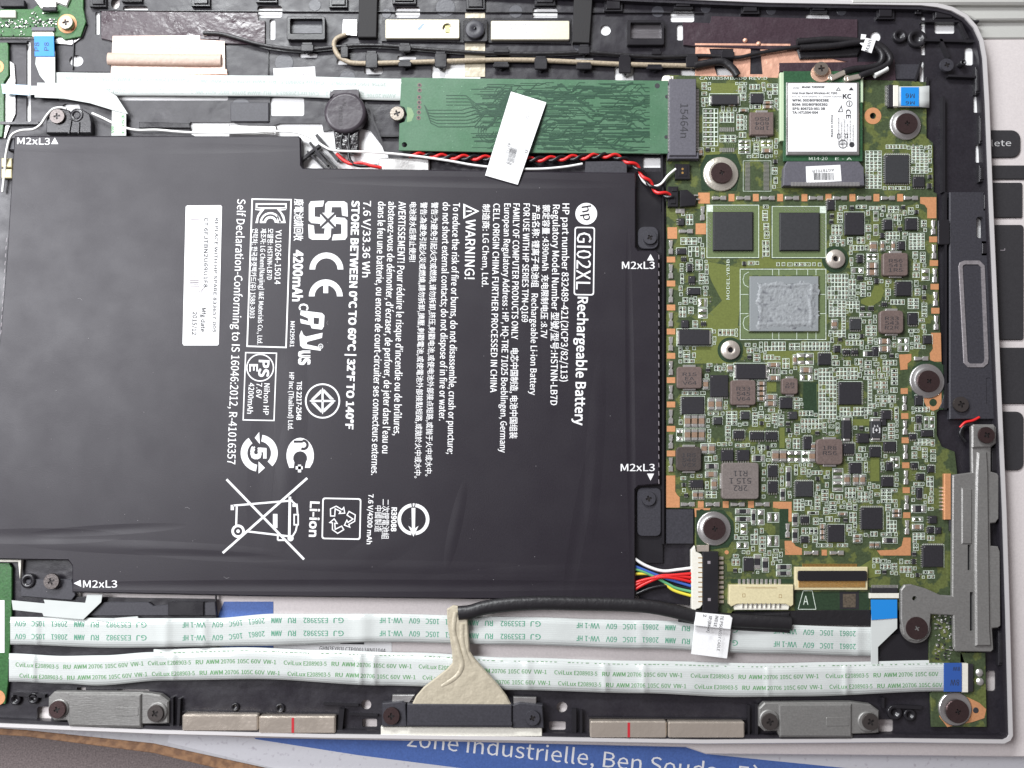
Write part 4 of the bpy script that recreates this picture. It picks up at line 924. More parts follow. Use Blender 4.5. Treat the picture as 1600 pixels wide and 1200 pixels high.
for p in [[(1438, 308), (1463, 308), (1463, 341), (1449, 341), (1449, 326), (1445, 320), (1438, 318)], [(1041, 743), (1055, 743), (1055, 768), (1058, 773), (1062, 777), (1062, 793), (1041, 793)], [(1092, 302), (1110, 302), (1108, 320), (1093, 318)] if False else rect(1091, 301, 1109, 318), rect(1087, 349, 1103, 366),
          [(1455, 520), (1470, 520), (1471, 565), (1454, 565), (1453, 552), (1458, 545)], [(1405, 554), (1424, 553), (1424, 563), (1418, 568), (1418, 577), (1407, 578)],
          [(1208, 784), (1237, 784), (1237, 815), (1227, 815), (1225, 803), (1218, 795), (1208, 793)], [(1226, 845), (1238, 845), (1243, 853), (1253, 857), (1253, 867), (1227, 867)],
          [(1412, 840), (1423, 840), (1423, 868), (1376, 868), (1370, 860), (1400, 859), (1409, 853)], [(1085, 794), (1110, 794), (1108, 799), (1101, 808), (1086, 808)] ]:
    occ(min(q[0] for q in p), min(q[1] for q in p), max(q[0] for q in p), max(q[1] for q in p), 0)
    mp('ground_pad', 'copper', lambda b: b.prism(p, ZP, ZP + .5, holes=[ring(1096.5, 800.5, 5, 12)] if p[0] == (1085, 794) else ()))
mp('ground_pad', 'copper', lambda b: b.prism(ring(1364, 181, 13, 24), ZP, ZP + .5, holes=[ring(1364, 181, 5, 16)]))
mp('ground_pad', 'copper', lambda b: b.prism([(1442, 615), (1471, 608), (1471, 630), (1466, 639), (1458, 642), (1449, 638), (1444, 628)], ZP, ZP + .6, holes=[ring(1458, 629, 6, 16)]))
mp('ground_pad', 'copper', lambda b: b.prism(ring(1135.5, 863, 3.3, 16), ZP, ZP + .5))
occ(1345, 165, 1382, 197); occ(1125, 855, 1142, 870)
# --- threaded posts
def post(x, y):
    occ(x - 19, y - 19, x + 19, y + 19, 0)
    mp('threaded_post', ['post_metal', 'plastic2'], lambda b: b.lathe(x, y, [(15, ZP), (15, ZP + 3.4), (14, ZP + 4.4), (9.5, ZP + 4.6), (8.5, ZP + 5.6), (5.2, ZP + 5.6), (4.5, ZP + 4.8), (4.3, ZP + 1)], 28).lathe(x, y, [(4.4, ZP + 1.2), (.01, ZP + 1.3)], 20, 1))
post(1305, 405); post(1141, 547)
# --- mounting rings under the big screws
for x, y, r in [(1127, 271, 28), (1416, 194, 25), (1450, 595, 27), (1116, 826, 26)]:
    occ(x - r - 3, y - r - 3, x + r + 3, y + r + 3, 0)
    mp('mounting_ring', mat('bright_ring', (.66, .62, .54), .33, metal=.7, bump=.4, bs=4) if x == 1127 else 'tin', lambda b: b.lathe(x, y, [(r, ZP), (r, ZP + 2), (r - 1.5, ZP + 3), (r - 5, ZP + 2.2), (r - 7, ZP + 4.5), (r - 9, ZP + 4.5)], 36))
# --- sockets and connectors
occ(1041, 117, 1094, 256, 0); occ(1040, 250, 1092, 330, 0)
mp('drive_socket', ['socket', 'dark_print', 'white_plastic'], lambda b: b.box(1046, 123, 1088, 243, ZP, ZP + 15, 0, 1).box(1044, 238, 1092, 248, ZP, ZP + 12, 0, 1).text('15464n', (1063, 162), (1063, 215), 12, ZP + 15.3, 1).box(1044, 119, 1052, 124, ZP, ZP + 3, 2))
for i in range(42): pads.box(1088, 140 + i * 2.3, 1092, 141.2 + i * 2.3, ZP, ZP + 1.2)
mp('socket_contact_row', 'solder', lambda b: [b.box(1043.4, 134 + i * 2.3, 1045.8, 135.2 + i * 2.3, ZP + 10, ZP + 11) for i in range(45)])
mp('wire_socket', ['plastic2', 'brass'], lambda b: b.box(1055, 256, 1078, 280, ZP, ZP + 6, 0, .8).box(1060, 259, 1074, 275, ZP + 6, ZP + 6.6, 0, .3).sheet(ring(1066.5, 264, 1.8, 10), ZP + 6.9, 1).sheet(ring(1066.5, 270, 1.8, 10), ZP + 6.9, 1))
mp('wire_socket', ['plastic2', 'solder'], lambda b: b.box(1044, 291, 1060, 323, ZP, ZP + 7, 0, 1).prism([(1063, 297), (1074, 296), (1088, 308), (1087, 321), (1063, 323)], ZP, ZP + 8, 0, 1).box(1084, 304, 1091, 306, ZP, ZP + 3, 1).box(1086, 310, 1093, 312, ZP, ZP + 3, 1).box(1050, 293, 1058, 299, ZP + 7, ZP + 8.5, 0, .5).box(1048, 308, 1056, 318, ZP + 7, ZP + 8.5, 0, .5).box(1056, 326, 1070, 333, ZP, ZP + 2, 1, .4))
occ(1238, 868, 1362, 925, 0); occ(1074, 855, 1142, 962, 0); occ(1134, 898, 1245, 955, 0)
mp('ribbon_socket', ['beige', 'plastic2', 'brass'], lambda b: b.box(1242, 886, 1356, 922, ZP, ZP + 5, 0, .8).prism(rrect(1247, 892, 1355, 908, 3), ZP + 5, ZP + 8, 1, .8) and [b.box(1248 + i * 2.02, 907, 1249.1 + i * 2.02, 918, ZP + 5, ZP + 6, 2) for i in range(52)] and [b.box(1254 + i * 2.0, 881, 1255.1 + i * 2.0, 886, ZP, ZP + 1.5, 2) for i in range(43)])
mp('wire_socket', ['beige', 'white_plastic', 'solder'], lambda b: b.prism([(1140, 914), (1240, 914), (1240, 945), (1236, 948), (1228, 944), (1152, 944), (1143, 948), (1139, 944)], ZP, ZP + 9, 0, 1).prism([(1146, 943), (1235, 943), (1232, 953), (1148, 953)], ZP, ZP + 6, 1, .6) and [b.box(1153.5 + i * 7, 905, 1157.5 + i * 7, 914, ZP, ZP + 2, 2, .5) for i in range(10)] and [b.box(1160 + i * 7.2, 942, 1161 + i * 7.2, 950, ZP + 6, ZP + 9.3, 2) for i in range(9)])
b = MB(); b.line((1165, 918.5), (1214, 918.5), .7, ZP + 9.2).frame(rect(1160, 927.5, 1164.5, 933), .5, ZP + 9.2).frame(rect(1217, 929, 1221.5, 934), .5, ZP + 9.2); b.build('moulded_mark', M['brass'], mb)
mp('battery_socket', ['plastic2', 'white_plastic', 'nickel'], lambda b: b.box(1098, 862, 1123, 958, ZP, ZP + 11, 0, 1).box(1089, 852, 1108, 862, ZP, ZP + 5, 2, .5) and [b.box(1123, 870 + i * 7.6, 1131, 874.5 + i * 7.6, ZP, ZP + 3, 2, .7) for i in range(10)])
b = MB(); b.sheet(rect(1105.5, 876.5, 1110, 881), ZP + 11.3).sheet(rect(1106, 934.5, 1110.5, 939), ZP + 11.3); b.build('moulded_mark', M['grey_print'], mb)
occ(1358, 900, 1408, 955, 0)
mp('ribbon_socket', ['white_plastic', 'chip', 'solder'], lambda b: b.box(1359, 927, 1405, 935, ZP, ZP + 5, 0, .6).box(1361, 919, 1403, 927, ZP, ZP + 5, 1, .6) and [b.box(1362 + i * 2.1, 914, 1363.2 + i * 2.1, 919, ZP, ZP + 1.2, 2) for i in range(20)])
mp('ribbon_socket', ['chip', 'white_plastic', 'solder'], lambda b: b.box(1388, 132, 1397, 167, ZP, ZP + 6, 0, .6).box(1396, 133, 1404, 166, ZP, ZP + 7, 1, .6) and [b.box(1383, 134 + i * 2.1, 1388, 135.2 + i * 2.1, ZP, ZP + 1.2, 2) for i in range(15)])
occ(1364, 128, 1450, 172, 0)
mp('ribbon_socket', ['chip', 'solder', 'copper'], lambda b: b.box(1484, 742, 1492, 830, ZP, ZP + 4, 0, .6).box(1476, 740, 1486, 812, ZP, ZP + 6, 2, .6) and [b.box(1468, 761 + i * 5.6, 1475, 763.4 + i * 5.6, ZP, ZP + 1.3, 1) for i in range(7)])
occ(1462, 735, 1500, 960, 0); occ(1410, 905, 1500, 1040, 0); occ(1464, 640, 1500, 735, 0)
mp('printed_frame', 'silk', lambda b: b.poly_line([(1255, 923), (1269, 923), (1275, 952), (1247, 952)], 1.0, ZS, close=True).text('A', (1255, 945), (1263, 945), 14, ZS))
mp('dark_mask_area', 'chip', lambda b: b.sheet(rect(1312, 924, 1342, 952), ZS)); mp('code_patch', mat('brown_patch', (.09, .07, .05), .6, vary=.4), lambda b: b.sheet(rect(1317, 928, 1337, 949), ZS + .3))
mp('printed_text', 'silk', lambda b: b.text('CAYB35MBAD0 REV:D', (1093, 124.5), (1199, 124.5), 4.5, ZS))
mp('printed_text', 'silk', lambda b: b.text('MODEL:YB3B', (1140, 468), (1140, 405), 5, ZS))
occ(1132, 404, 1141, 470); occ(1091, 117, 1202, 127, 0)
# --- crowded small components, packed cell by cell with their printed outlines
regions = [([(1060, 320), (1452, 320), (1455, 545), (1404, 548), (1404, 842), (1362, 842), (1350, 856), (1240, 856), (1240, 785), (1060, 780)], 1),
           ([(1094, 128), (1216, 128), (1216, 300), (1094, 300)], 1), ([(1354, 225), (1456, 226), (1458, 299), (1354, 299)], 1), ([(1146, 797), (1198, 797), (1198, 900), (1142, 900)], 1),
           ([(1240, 870), (1420, 872), (1450, 905), (1240, 884)], 1), ([(1424, 602), (1462, 646), (1464, 735), (1474, 745), (1474, 905), (1424, 905)], 1), ([(1196, 857), (1224, 857), (1224, 885), (1196, 885)], 1)]
def inside(p, x, y):
    c = False; j = len(p) - 1
    for i in range(len(p)):
        if (p[i][1] > y) != (p[j][1] > y) and x < (p[j][0] - p[i][0]) * (y - p[i][1]) / (p[j][1] - p[i][1]) + p[i][0]: c = not c
        j = i
    return c
for q in [(1108, 406, 1156, 460), (1106, 495, 1156, 512), (1112, 460, 1156, 500), (1196, 597, 1213, 613), (1256, 597, 1276, 640), (1188, 404, 1206, 421), (1206, 405, 1282, 409), (1200, 549, 1238, 553), (1330, 655, 1358, 664), (1360, 716, 1375, 752), (1362, 446, 1382, 470), (1345, 466, 1375, 476), (1112, 540, 1122, 566), (1216, 667, 1226, 700), (1240, 580, 1250, 590), (1326, 842, 1356, 858), (1352, 225, 1380, 232), (1112, 128, 1148, 146), (1125, 240, 1162, 300), (1192, 170, 1200, 172), (1090, 541, 1118, 566), (1112, 670, 1130, 690)]: occ(*q, 0)
small = MB(); small_dark = MB(); NC = 0
def cell(x, y, w, h):
    global NC; NC += 1
    k = cr.random(); v = h > w
    silk.frame(rect(x, y, x + w, y + h), .72, ZS)
    i = 1.75; x0, y0, x1, y1 = x + i, y + i, x + w - i, y + h - i
    mi = 2 if k < .24 else 0
    dz = cr.uniform(0, .3)
    if v: a, m_, c = (x0, y0, x1, y0 + (y1 - y0) * .27), (x0 + .3, y0 + (y1 - y0) * .30, x1 - .3, y1 - (y1 - y0) * .25), (x0, y1 - (y1 - y0) * .27, x1, y1)
    else: a, m_, c = (x0, y0, x0 + (x1 - x0) * .27, y1), (x0 + (x1 - x0) * .30, y0 + .3, x1 - (x1 - x0) * .30, y1 - .3), (x1 - (x1 - x0) * .27, y0, x1, y1)
    if k < .20:                       # two bare pads
        for q in (a, c): small.prism(ring((q[0] + q[2]) / 2, (q[1] + q[3]) / 2, min(q[2] - q[0], q[3] - q[1]) * .55, 6), ZP, ZP + 1.6 + dz, 1, .4)
    else:
        small.box(*a, ZP, ZP + 1.9 + dz, 1, .3); small.box(*c, ZP, ZP + 1.9 + dz, 1, .3)
        small.box(*m_, ZP, ZP + 2.3 + dz, 0 if k < .72 else 2, .2)
def free(x0, y0, x1, y1, poly):
    a = OCC[int(y0):int(math.ceil(y1)) + 1, int(x0):int(math.ceil(x1)) + 1]
    return not a.any() and all(inside(poly, *c) for c in ((x0, y0), (x1, y0), (x1, y1), (x0, y1)))
def grid_fill(x0, y0, x1, y1, w, h):
    y = y0
    while y + h <= y1:
        x = x0
        while x + w <= x1:
            if not OCC[int(y + 1):int(y + h) , int(x + 1):int(x + w)].any() and cr.random() < .95:
                cell(x, y, w, h); OCC[int(y + .5):int(y + h + .6), int(x + .5):int(x + w + .6)] = True
            x += w
        y += h
for g in [(1293, 428, 1326, 468, 5.4, 6.6), (1295, 469, 1322, 530, 6.6, 5.2), (1322, 470, 1343, 496, 5.2, 6), (1252, 534, 1300, 549, 5.6, 6.8), (1279, 575, 1309, 655, 5.6, 6.6), (1349, 588, 1366, 652, 6.8, 5.4), (1312, 636, 1362, 653, 5.4, 7), (1284, 574, 1345, 594, 5.6, 6.4),
          (1194, 534, 1228, 549, 5.6, 7), (1060, 668, 1068, 690, 7, 5), (1362, 300 + 90, 1372, 420, 5, 6), (1268, 722, 1298, 748, 5.6, 6.6), (1240, 780, 1262, 800, 5.6, 6), (1385, 800, 1404, 836, 5.4, 6.4), (1426, 800, 1450, 850, 6.4, 5.4), (1428, 640 + 30, 1460, 700, 6.4, 5.2),
          (1352, 322, 1380, 330, 6, 6), (1420, 364, 1448, 392, 6.2, 5.2), (1384, 362, 1412, 380, 5.4, 6), (1352, 230, 1380, 296, 6.4, 5.4), (1384, 226, 1420, 240, 5.4, 6.4), (1424, 228, 1454, 272, 6.6, 5.4)]: grid_fill(*g)
for poly, dens in regions:
    xs = [p[0] for p in poly]; ys = [p[1] for p in poly]; A = abs(sarea(poly))
    for phase, tries in ((0, .3), (1, 1.0), (2, 2.5), (3, 3.5)):
        for _ in range(int(A * tries)):
            v = cr.random() < .5
            w, h = ((5.6, 8.2) if v else (8.6, 5.6)) if cr.random() < .75 else ((6.4, 10.5) if v else (10.8, 6.4))
            if phase == 2 and cr.random() < .5: w, h = (5.4, 5.6)
            if phase == 3: w, h = cr.choice([(4.6, 6.6), (6.6, 4.6), (4.4, 4.4)])
            nx, ny = {3: (1, 1), 0: (cr.randint(2, 6), cr.randint(1, 3)), 1: (cr.randint(1, 3), cr.randint(1, 2)), 2: (1, 1)}[phase]
            if phase == 0 and v is False: nx, ny = cr.randint(1, 3), cr.randint(2, 5)
            x = cr.uniform(min(xs), max(xs)); y = cr.uniform(min(ys), max(ys))
            if phase == 1 and cr.random() < .25:      # small black packages with bright legs
                w, h = cr.choice([(9, 7), (7, 9), (11, 8), (8, 11)])
                if free(x, y, x + w, y + h, poly):
                    small.box(x + 1.5, y + 1.5, x + w - 1.5, y + h - 1.5, ZP, ZP + 3.4, 2, .5)
                    for q in range(3):
                        if w > h: xx = x + 2 + (w - 5) * q / 2; small.box(xx, y, xx + 1.2, y + 1.5, ZP, ZP + 1.2, 1); small.box(xx, y + h - 1.5, xx + 1.2, y + h, ZP, ZP + 1.2, 1)
                        else: yy = y + 2 + (h - 5) * q / 2; small.box(x, yy, x + 1.5, yy + 1.2, ZP, ZP + 1.2, 1); small.box(x + w - 1.5, yy, x + w, yy + 1.2, ZP, ZP + 1.2, 1)
                    OCC[int(y):int(y + h + 1.2), int(x):int(x + w + 1.2)] = True
                continue
            if free(x, y, x + w * nx, y + h * ny, poly):
                for i in range(nx):
                    for j in range(ny):
                        if cr.random() < .97: cell(x + i * w, y + j * h, w, h)
                OCC[int(y - .0):int(y + h * ny + 1.2) , int(x - .0):int(x + w * nx + 1.2)] = True
# loose vias, test points and fine traces in what is left
for poly, dens in regions:
    xs = [p[0] for p in poly]; ys = [p[1] for p in poly]; A = abs(sarea(poly))
    for _ in range(int(A * .035)):
        x = cr.uniform(min(xs), max(xs)); y = cr.uniform(min(ys), max(ys))
        if free(x - .5, y - .5, x + .5, y + .5, poly):
            r = cr.choice([.5, .6, .7, 1.3]); vias.prism(ring(x, y, r, 6), ZP, ZP + .6, 0)
            if cr.random() < .6:
                dx = cr.choice([-1, 1]); l = cr.uniform(3, 12)
                trc.poly_line([(x, y), (x + dx * l * .5, y), (x + dx * l, y + cr.choice([-1, 1]) * l * .5)], .5, zz + .12)
print('cells', NC)
tag(silk.build('outline_print', M['silk'], mb), kind='stuff')
tag(pads.build('solder_pads', M['solder'], mb), kind='stuff')
tag(vias.build('vias', M['solder'], mb), kind='stuff')
tag(small.build('tiny_components', [M['ceramic'], M['tiny_solder'], M['chip']], mb), kind='stuff')
trc.poly_line([(1351, 332 + 0), (1356, 332), (1356, 338), (1351, 338), (1351, 344), (1357, 344), (1357, 350), (1351, 350), (1351, 356), (1357, 356), (1357, 362), (1353, 362), (1353, 372)], .9, zz + .15)
trc.poly_line([(1262, 662), (1268, 662), (1284, 662), (1289, 657), (1289, 650)], .8, zz + .15).poly_line([(1270, 668), (1300, 668), (1306, 662), (1306, 650)], .8, zz + .15).line((1276, 600), (1277, 640), .6, zz + .15)
tag(trc.build('traces', mat('light_trace', (.16, .21, .10), .4), mb), kind='stuff')
# ================================================================ SCREWS
def cross(l, w, a=0):
    q = [(-w, -l), (w, -l), (w, -w), (l, -w), (l, w), (w, w), (w, l), (-w, l), (-w, w), (-l, w), (-l, -w), (-w, -w)]
    return rot(q, 0, 0, a)
def screw_kind(r, m, h, cl, cw, washer=False):
    e = bpy.data.objects.new('screw', None); COL.objects.link(e); e.empty_display_size = .001; e['_o'] = (0, 0, 0)
    hd = MB(True); e2 = .9
    hd.lathe(0, 0, [(r, 0), (r, h - 1.2), (r - .5, h - .4)], 32)
    hd.f.pop(); hd.m.pop(); hd.sm.pop()
    hd.prism(ring(0, 0, r - .5, 32), h - .5, h, 0, 0, holes=[cross(cl, cw)])
    hd.build('head', M[m], e)
    rc = MB(True); rc.prism(cross(cl - .1, cw - .1), h - 3, h - 1.6); rc.build('recess', mat('screw_recess', (.05, .045, .045), .35, metal=.6), e)
    return e
KS = {'big': (screw_kind(17, 'steel_brown', 4, 4.2, 1.1)), 'pan': (screw_kind(11.5, 'steel_light', 5, 5.2, 1.5)), 'dark': (screw_kind(12, 'steel', 4, 5.2, 1.5)), 'black': (screw_kind(11, 'plastic3', 4, 4.5, 1.4)), 'mid': (screw_kind(12.5, 'steel_brown', 4, 4.8, 1.4))}
used = set()
for kind, x, y, z, ang, lab in [
    ('big', 1127, 271, ZP + 4.6, 20, 'large brown headed screw just below the drive socket and its grey printed numbers'),
    ('big', 1416, 194, ZP + 4.6, 5, 'large brown headed screw below the short ribbon with a bright blue band'),
    ('big', 1450, 596, ZP + 4.6, 40, 'large brown headed screw on the right edge of the motherboard above a copper eyelet'),
    ('big', 1116, 826, ZP + 4.6, 10, 'large brown headed screw between the biggest grey inductor and the battery plug'),
    ('big', 1431, 981, 12, 30, 'large brown headed screw on the lower arm of the grey cast bracket'),
    ('big', 1495, 1111, 10, 15, 'large brown headed screw in the lower right corner board'),
    ('mid', 1540, 680, 21, 33, 'brown screw at the upper end of the grey cast bracket'),
    ('pan', 621, 179, 11, 20, 'bright cross head screw holding the left end of the green drive'),
    ('pan', 1282, 109, 15, 8, 'bright screw on the star shaped eyelet above the wireless card'),
    ('pan', 105, 37, 9, 12, 'bright cross head screw on the small green board at the upper left'),
    ('dark', 91, 183, 11, 8, 'dark cross head screw by the upper left corner of the battery'),
    ('black', 1015, 372, 9, 30, 'black cross head screw in the upper right notch of the battery'),
    ('black', 1013, 779, 9, 15, 'black cross head screw in the lower right notch of the battery'),
    ('dark', 82, 908, 9, 25, 'dark cross head screw by the lower left corner of the battery'),
    ('mid', 91, 1108, 16, 18, 'brown screw at the left end of the left hinge plate'),
    ('dark', 244, 1114, 16, 35, 'dark cross head screw at the right end of the left hinge plate'),
    ('mid', 612, 1118, 18, 5, 'brown screw at the left end of the black dock connector bar'),
    ('black', 832, 1121, 18, 25, 'dark screw at the right end of the black dock connector bar'),
    ('dark', 1202, 1127, 16, 12, 'dark screw at the left end of the right hinge plate'),
    ('dark', 1359, 1127, 16, 32, 'dark screw at the right end of the right hinge plate'),
    ('dark', 1500, 632, 9, 15, 'small dark screw above the grey cast bracket near the copper eyelet'),
    ('black', 1478, 103, 9, 20, 'black screw in the dark corner right of the blue ended ribbon')]:
    o = copy_tree(KS[kind]) if kind in used else KS[kind]; used.add(kind)
    o.location = P(x, y, z); o.rotation_euler = (0, 0, math.radians(ang)); tag(o, lab, 'screw', 'screws of the opened tablet')

# ================================================================ SOLID STATE DRIVE
sd = thing('solid_state_drive', 'long green solid state drive board plugged into the grey socket', 'drive', 835, 180, 8)
ZD = 13.0
D_ = [(627, 121), (1044, 126), (1044, 240), (800, 238.5), (623, 235), (624, 193), (632, 190), (636, 179), (632, 168), (625, 165)]
MB().prism(D_, ZD - 4, ZD, 0, .5, holes=[ring(632, 226, 4.2, 14)]).build('board', M['ssd'], sd)
MB().prism(D_[:1] + [(1044, 126), (1044, 240), (800, 238.5), (623, 235)], ZD - 4.5, ZD - 4.2).build('underside', M['pcb_dark'], sd) if False else None
b = MB()
for (x, y) in [(655.5, 133), (655.5, 141), (655, 152), (655, 160), (655, 167.5), (654.5, 175.5), (654, 184)]:
    b.prism(ring(x, y, 3.4, 12), ZD, ZD + .3, 0, 0, holes=[ring(x, y, 2, 12)]).sheet(ring(x, y, 2, 12), ZD + .15, 1)
b.build('plated_hole_row', [mat('dull_ring', (.16, .10, .09), .5), M['dark_print']], sd)
b = MB(); [b.sheet(ring(x, y, r, 12), ZD + .2) for x, y, r in [(1027, 134, 4), (1042, 151, 3), (1041, 214, 3)]]; b.build('hole_row', M['dark_print'], sd)
rs = random.Random(21); b = MB()
def tr(pts, w=.9): b.poly_line(pts, w, ZD + .2 + rs.uniform(0, .3))
for i in range(6):
    y = 172 + i * 5.2; tr([(663, 172 - 8), (668 + i, 172 + i * 4), (675 + i * 2, y), (730 - abs(i - 3) * 3, y), (742, y - 6 + i), (752 + i, 178)], 1.2)
for i in range(4): tr([(697, 149 + i * 5), (728 + i * 3, 149 + i * 5), (748, 166 + i * 3), (765, 172 + i * 2)], 1.1)
for i in range(330):
    x = rs.uniform(735, 990); y = rs.uniform(130, 234); 
    if 760 < x < 830 and y > 150 and x > 880: continue
    l = rs.uniform(8, 50); k = rs.choice([-1, 0, 1]) * rs.uniform(2, 12)
    tr([(x, y), (min(1000, x + l), y), (min(1008, x + l + abs(k)), max(129, min(235, y + k))), (min(1015, x + l + abs(k) + rs.uniform(2, 14)), max(129, min(235, y + k)))], rs.choice([.7, .9, 1.3, 2.4]))
for i in range(14): tr([(752 + i * 1.4, 205 - i), (770 + i, 195 - i * 2), (775 + i * 2.5, 160 - i * 2 + 8), (800, 134 + i * 1.5)], .9)
for cx, cy in [(790, 150), (765, 205)]:
    for r in range(6, 22, 4): tr(ring(cx, cy, r, 16)[:11], 1.0)
tag(b.build('traces', M['trace'], sd), kind='stuff')
b = MB()
for i in range(190):
    x = rs.uniform(690, 1035); y = rs.uniform(130, 235); b.sheet(ring(x, y, rs.uniform(.5, .9), 6), ZD + .3)
tag(b.build('vias', mat('pale_via', (.14, .28, .17), .4), sd), kind='stuff')
b = MB(); b.prism(ring(636, 179, 17, 24), ZD, ZD + .2, 0, 0) ; 
MB().sheet([(636, 167), (643, 169), (647, 179), (643, 189), (636, 191)], ZD + .12).build('bare_edge', mat('warm_bare_edge', (.16, .26, .13), .4, vary=.1), sd)
st = thing('lifted_sticker', 'tilted white barcode sticker lying across the green drive', 'sticker', 800, 215, 14)
q = [(798.5, 143), (853.5, 160), (809, 288.5), (758, 274)]
b = MB(); vs = []
for i in range(7):
    for j in range(3):
        u, v = i / 6, j / 2; x = (q[0][0] * (1 - v) + q[1][0] * v) * (1 - u) + (q[3][0] * (1 - v) + q[2][0] * v) * u; y = (q[0][1] * (1 - v) + q[1][1] * v) * (1 - u) + (q[3][1] * (1 - v) + q[2][1] * v) * u
        vs.append(P(x, y, 17 + 4 * math.sin(u * 3)))
b.add(vs, [(i * 3 + j, (i + 1) * 3 + j, (i + 1) * 3 + j + 1, i * 3 + j + 1) for i in range(6) for j in range(2)], 0, True)
b.add([(v[0], v[1], v[2] - .8 * S) for v in vs], [(i * 3 + j, i * 3 + j + 1, (i + 1) * 3 + j + 1, (i + 1) * 3 + j) for i in range(6) for j in range(2)], 0, True)
b.build('sticker_paper', M['paper'], st)
b = MB(); z = 21.8
for k in range(2):
    for i in range(13):
        o = 22 * k + 0; u = i * 2.1
        x, y = (801 - (8.5 if k else 0) + 0 + (0 if not k else 14), 226 + u) if True else 0, 0
for i in range(15):
    x, y = 802 - i * .45, 231 + i * 1.75; b.line((x - 5, y - 1.6), (x + 6 - (i > 12) * 3, y + 1.8), rs.choice([.5, .8, 1.0]), z)
b.text('B2711', (794, 223), (790, 238), 4, z).text('0', (820, 233), (819, 238), 5, z)
b.build('printed_barcode', M['dark_print'], st)
b = MB()
for i in range(16):
    x, y = 826 - i * .5, 172 + i * 1.8; b.line((x - 4, y - 1.2), (x + 3, y + 1), .6, z)
for i in range(10):
    x, y = 815 - i * .6, 203 + i * 1.8; b.line((x - 4, y - 1.2), (x + 3, y + 1), .5, z)
b.build('faint_print', mat('pale_grey_ink', (.40, .40, .42), .6), st)

# ================================================================ WIRELESS CARD
wc = thing('wireless_card', 'small green wireless card with a white printed label above its grey socket', 'circuit board', 1288, 180, 8)
MB().box(1224, 111, 1348, 252, 9, 12.5, 0, .5).build('board', mat('card_mask', (.028, .085, .04), .35, bump=.3, bs=2.5, vary=.2), wc)
MB().box(1229, 128, 1343, 242, 12.5, 17, 0, 1.2).build('shield', M['tin'], wc)
MB().box(1232, 130, 1339, 237, 17, 17.6, 0, .3).build('label', M['paper'], wc)
z = 17.9; b = MB()
for t, a, c_, cap_, bd in [('intel', (1239, 139), (1249, 139), 3.5, 0), ('Model: 7265NGW', (1253, 137.5), (1288, 137.5), 3.2, .03), ('Intel Dual Band Wireless-AC 7265', (1238, 147), (1308, 147), 3.2, .02), ('FCC ID: PD97265NG  IC: 1000M-7265NG', (1238, 152), (1315, 152), 2.2, 0),
    ('WFM: 00DB0F80E38E', (1238, 158.5), (1295, 158.5), 3.6, .03), ('BDM: 00DB0F80E392', (1238, 165), (1293, 165), 3.6, .03), ('SPS: 806723-001 0B', (1238, 171.5), (1289, 171.5), 3.6, .03), ('TA: H71504-004', (1238, 177.5), (1278, 177.5), 3.6, .03),
    ('CE', (1322, 171), (1322, 185), 7, .02), ('KC', (1317, 154), (1330, 154), 7, .03)]:
    b.text(t, a, c_, cap_, z, bold=bd)
for k in range(6): b.text('N12345 0 91100 M2 R-101-0'[k:], (1309 + k * 4.6, 184 + (k * 7) % 12), (1309 + k * 4.6, 222 + (k * 5) % 8), 2.6, z)
for k in range(0): b.line((1310 + k * 5, 184 + (k * 7) % 12), (1310 + k * 5, 222 + (k * 5) % 8), .6, z)
b.text('Made in China', (1301, 214), (1301, 180), 2.6, z, bold=.03)
b.sheet(ring(1327, 162, 5, 16), z, 0, holes=[ring(1327, 162, 4, 16)]).line((1327, 159), (1327, 165), 1.3, z).sheet(ring(1317, 225, 7, 18), z, 0, holes=[ring(1317, 225, 5.8, 18)]).line((1311, 225), (1323, 225), 1, z).line((1317, 219), (1317, 231), 1, z).sheet(ring(1331, 226, 4.2, 14), z)
b.sheet([(1326, 141), (1334, 141), (1330, 136)], z).sheet([(1306, 141.5), (1314, 141.5), (1310, 136)], z, 0, holes=[[(1307.8, 140.6), (1312.2, 140.6), (1310, 137.6)]]).sheet([(1309, 175), (1317, 175), (1315, 164)], z, 0, holes=[[(1311, 174), (1315.8, 174), (1314.4, 167.5)]])
b.sheet(rect(1308, 209, 1313, 216), z, 0, holes=[rect(1309, 210, 1312, 215)]).sheet(rect(1320, 209, 1325, 216), z, 0, holes=[rect(1321, 210, 1324, 215)])
b.build('printed_text', M['dark_print'], wc)
MB().text('M14-20', (1264, 250), (1293, 250), 4.6, 12.9).text('E - A', (1305, 250), (1331, 250), 4, 12.9).build('printed_board_text', M['silk'], wc)
b = MB()
for i in range(10): b.box(1229 + .5, 131 + i * 10, 1231, 136 + i * 10, 12.6, 14)
b.build('shield_seam', M['dark_print'], wc)
MB().box(1219, 113, 1225, 220, ZP, 13, 0, .6).build('side_rail', mat('pale_green_plastic', (.45, .55, .38), .5), wc)
MB().box(1345, 113, 1349, 160, ZP, 13, 0, .6).build('side_rail', bpy.data.materials['pale_green_plastic'], wc)
def mp2(nm, mats, f):
    b = MB(); f(b); return b.build(nm, [M[m] if isinstance(m, str) else m for m in mats], mb)
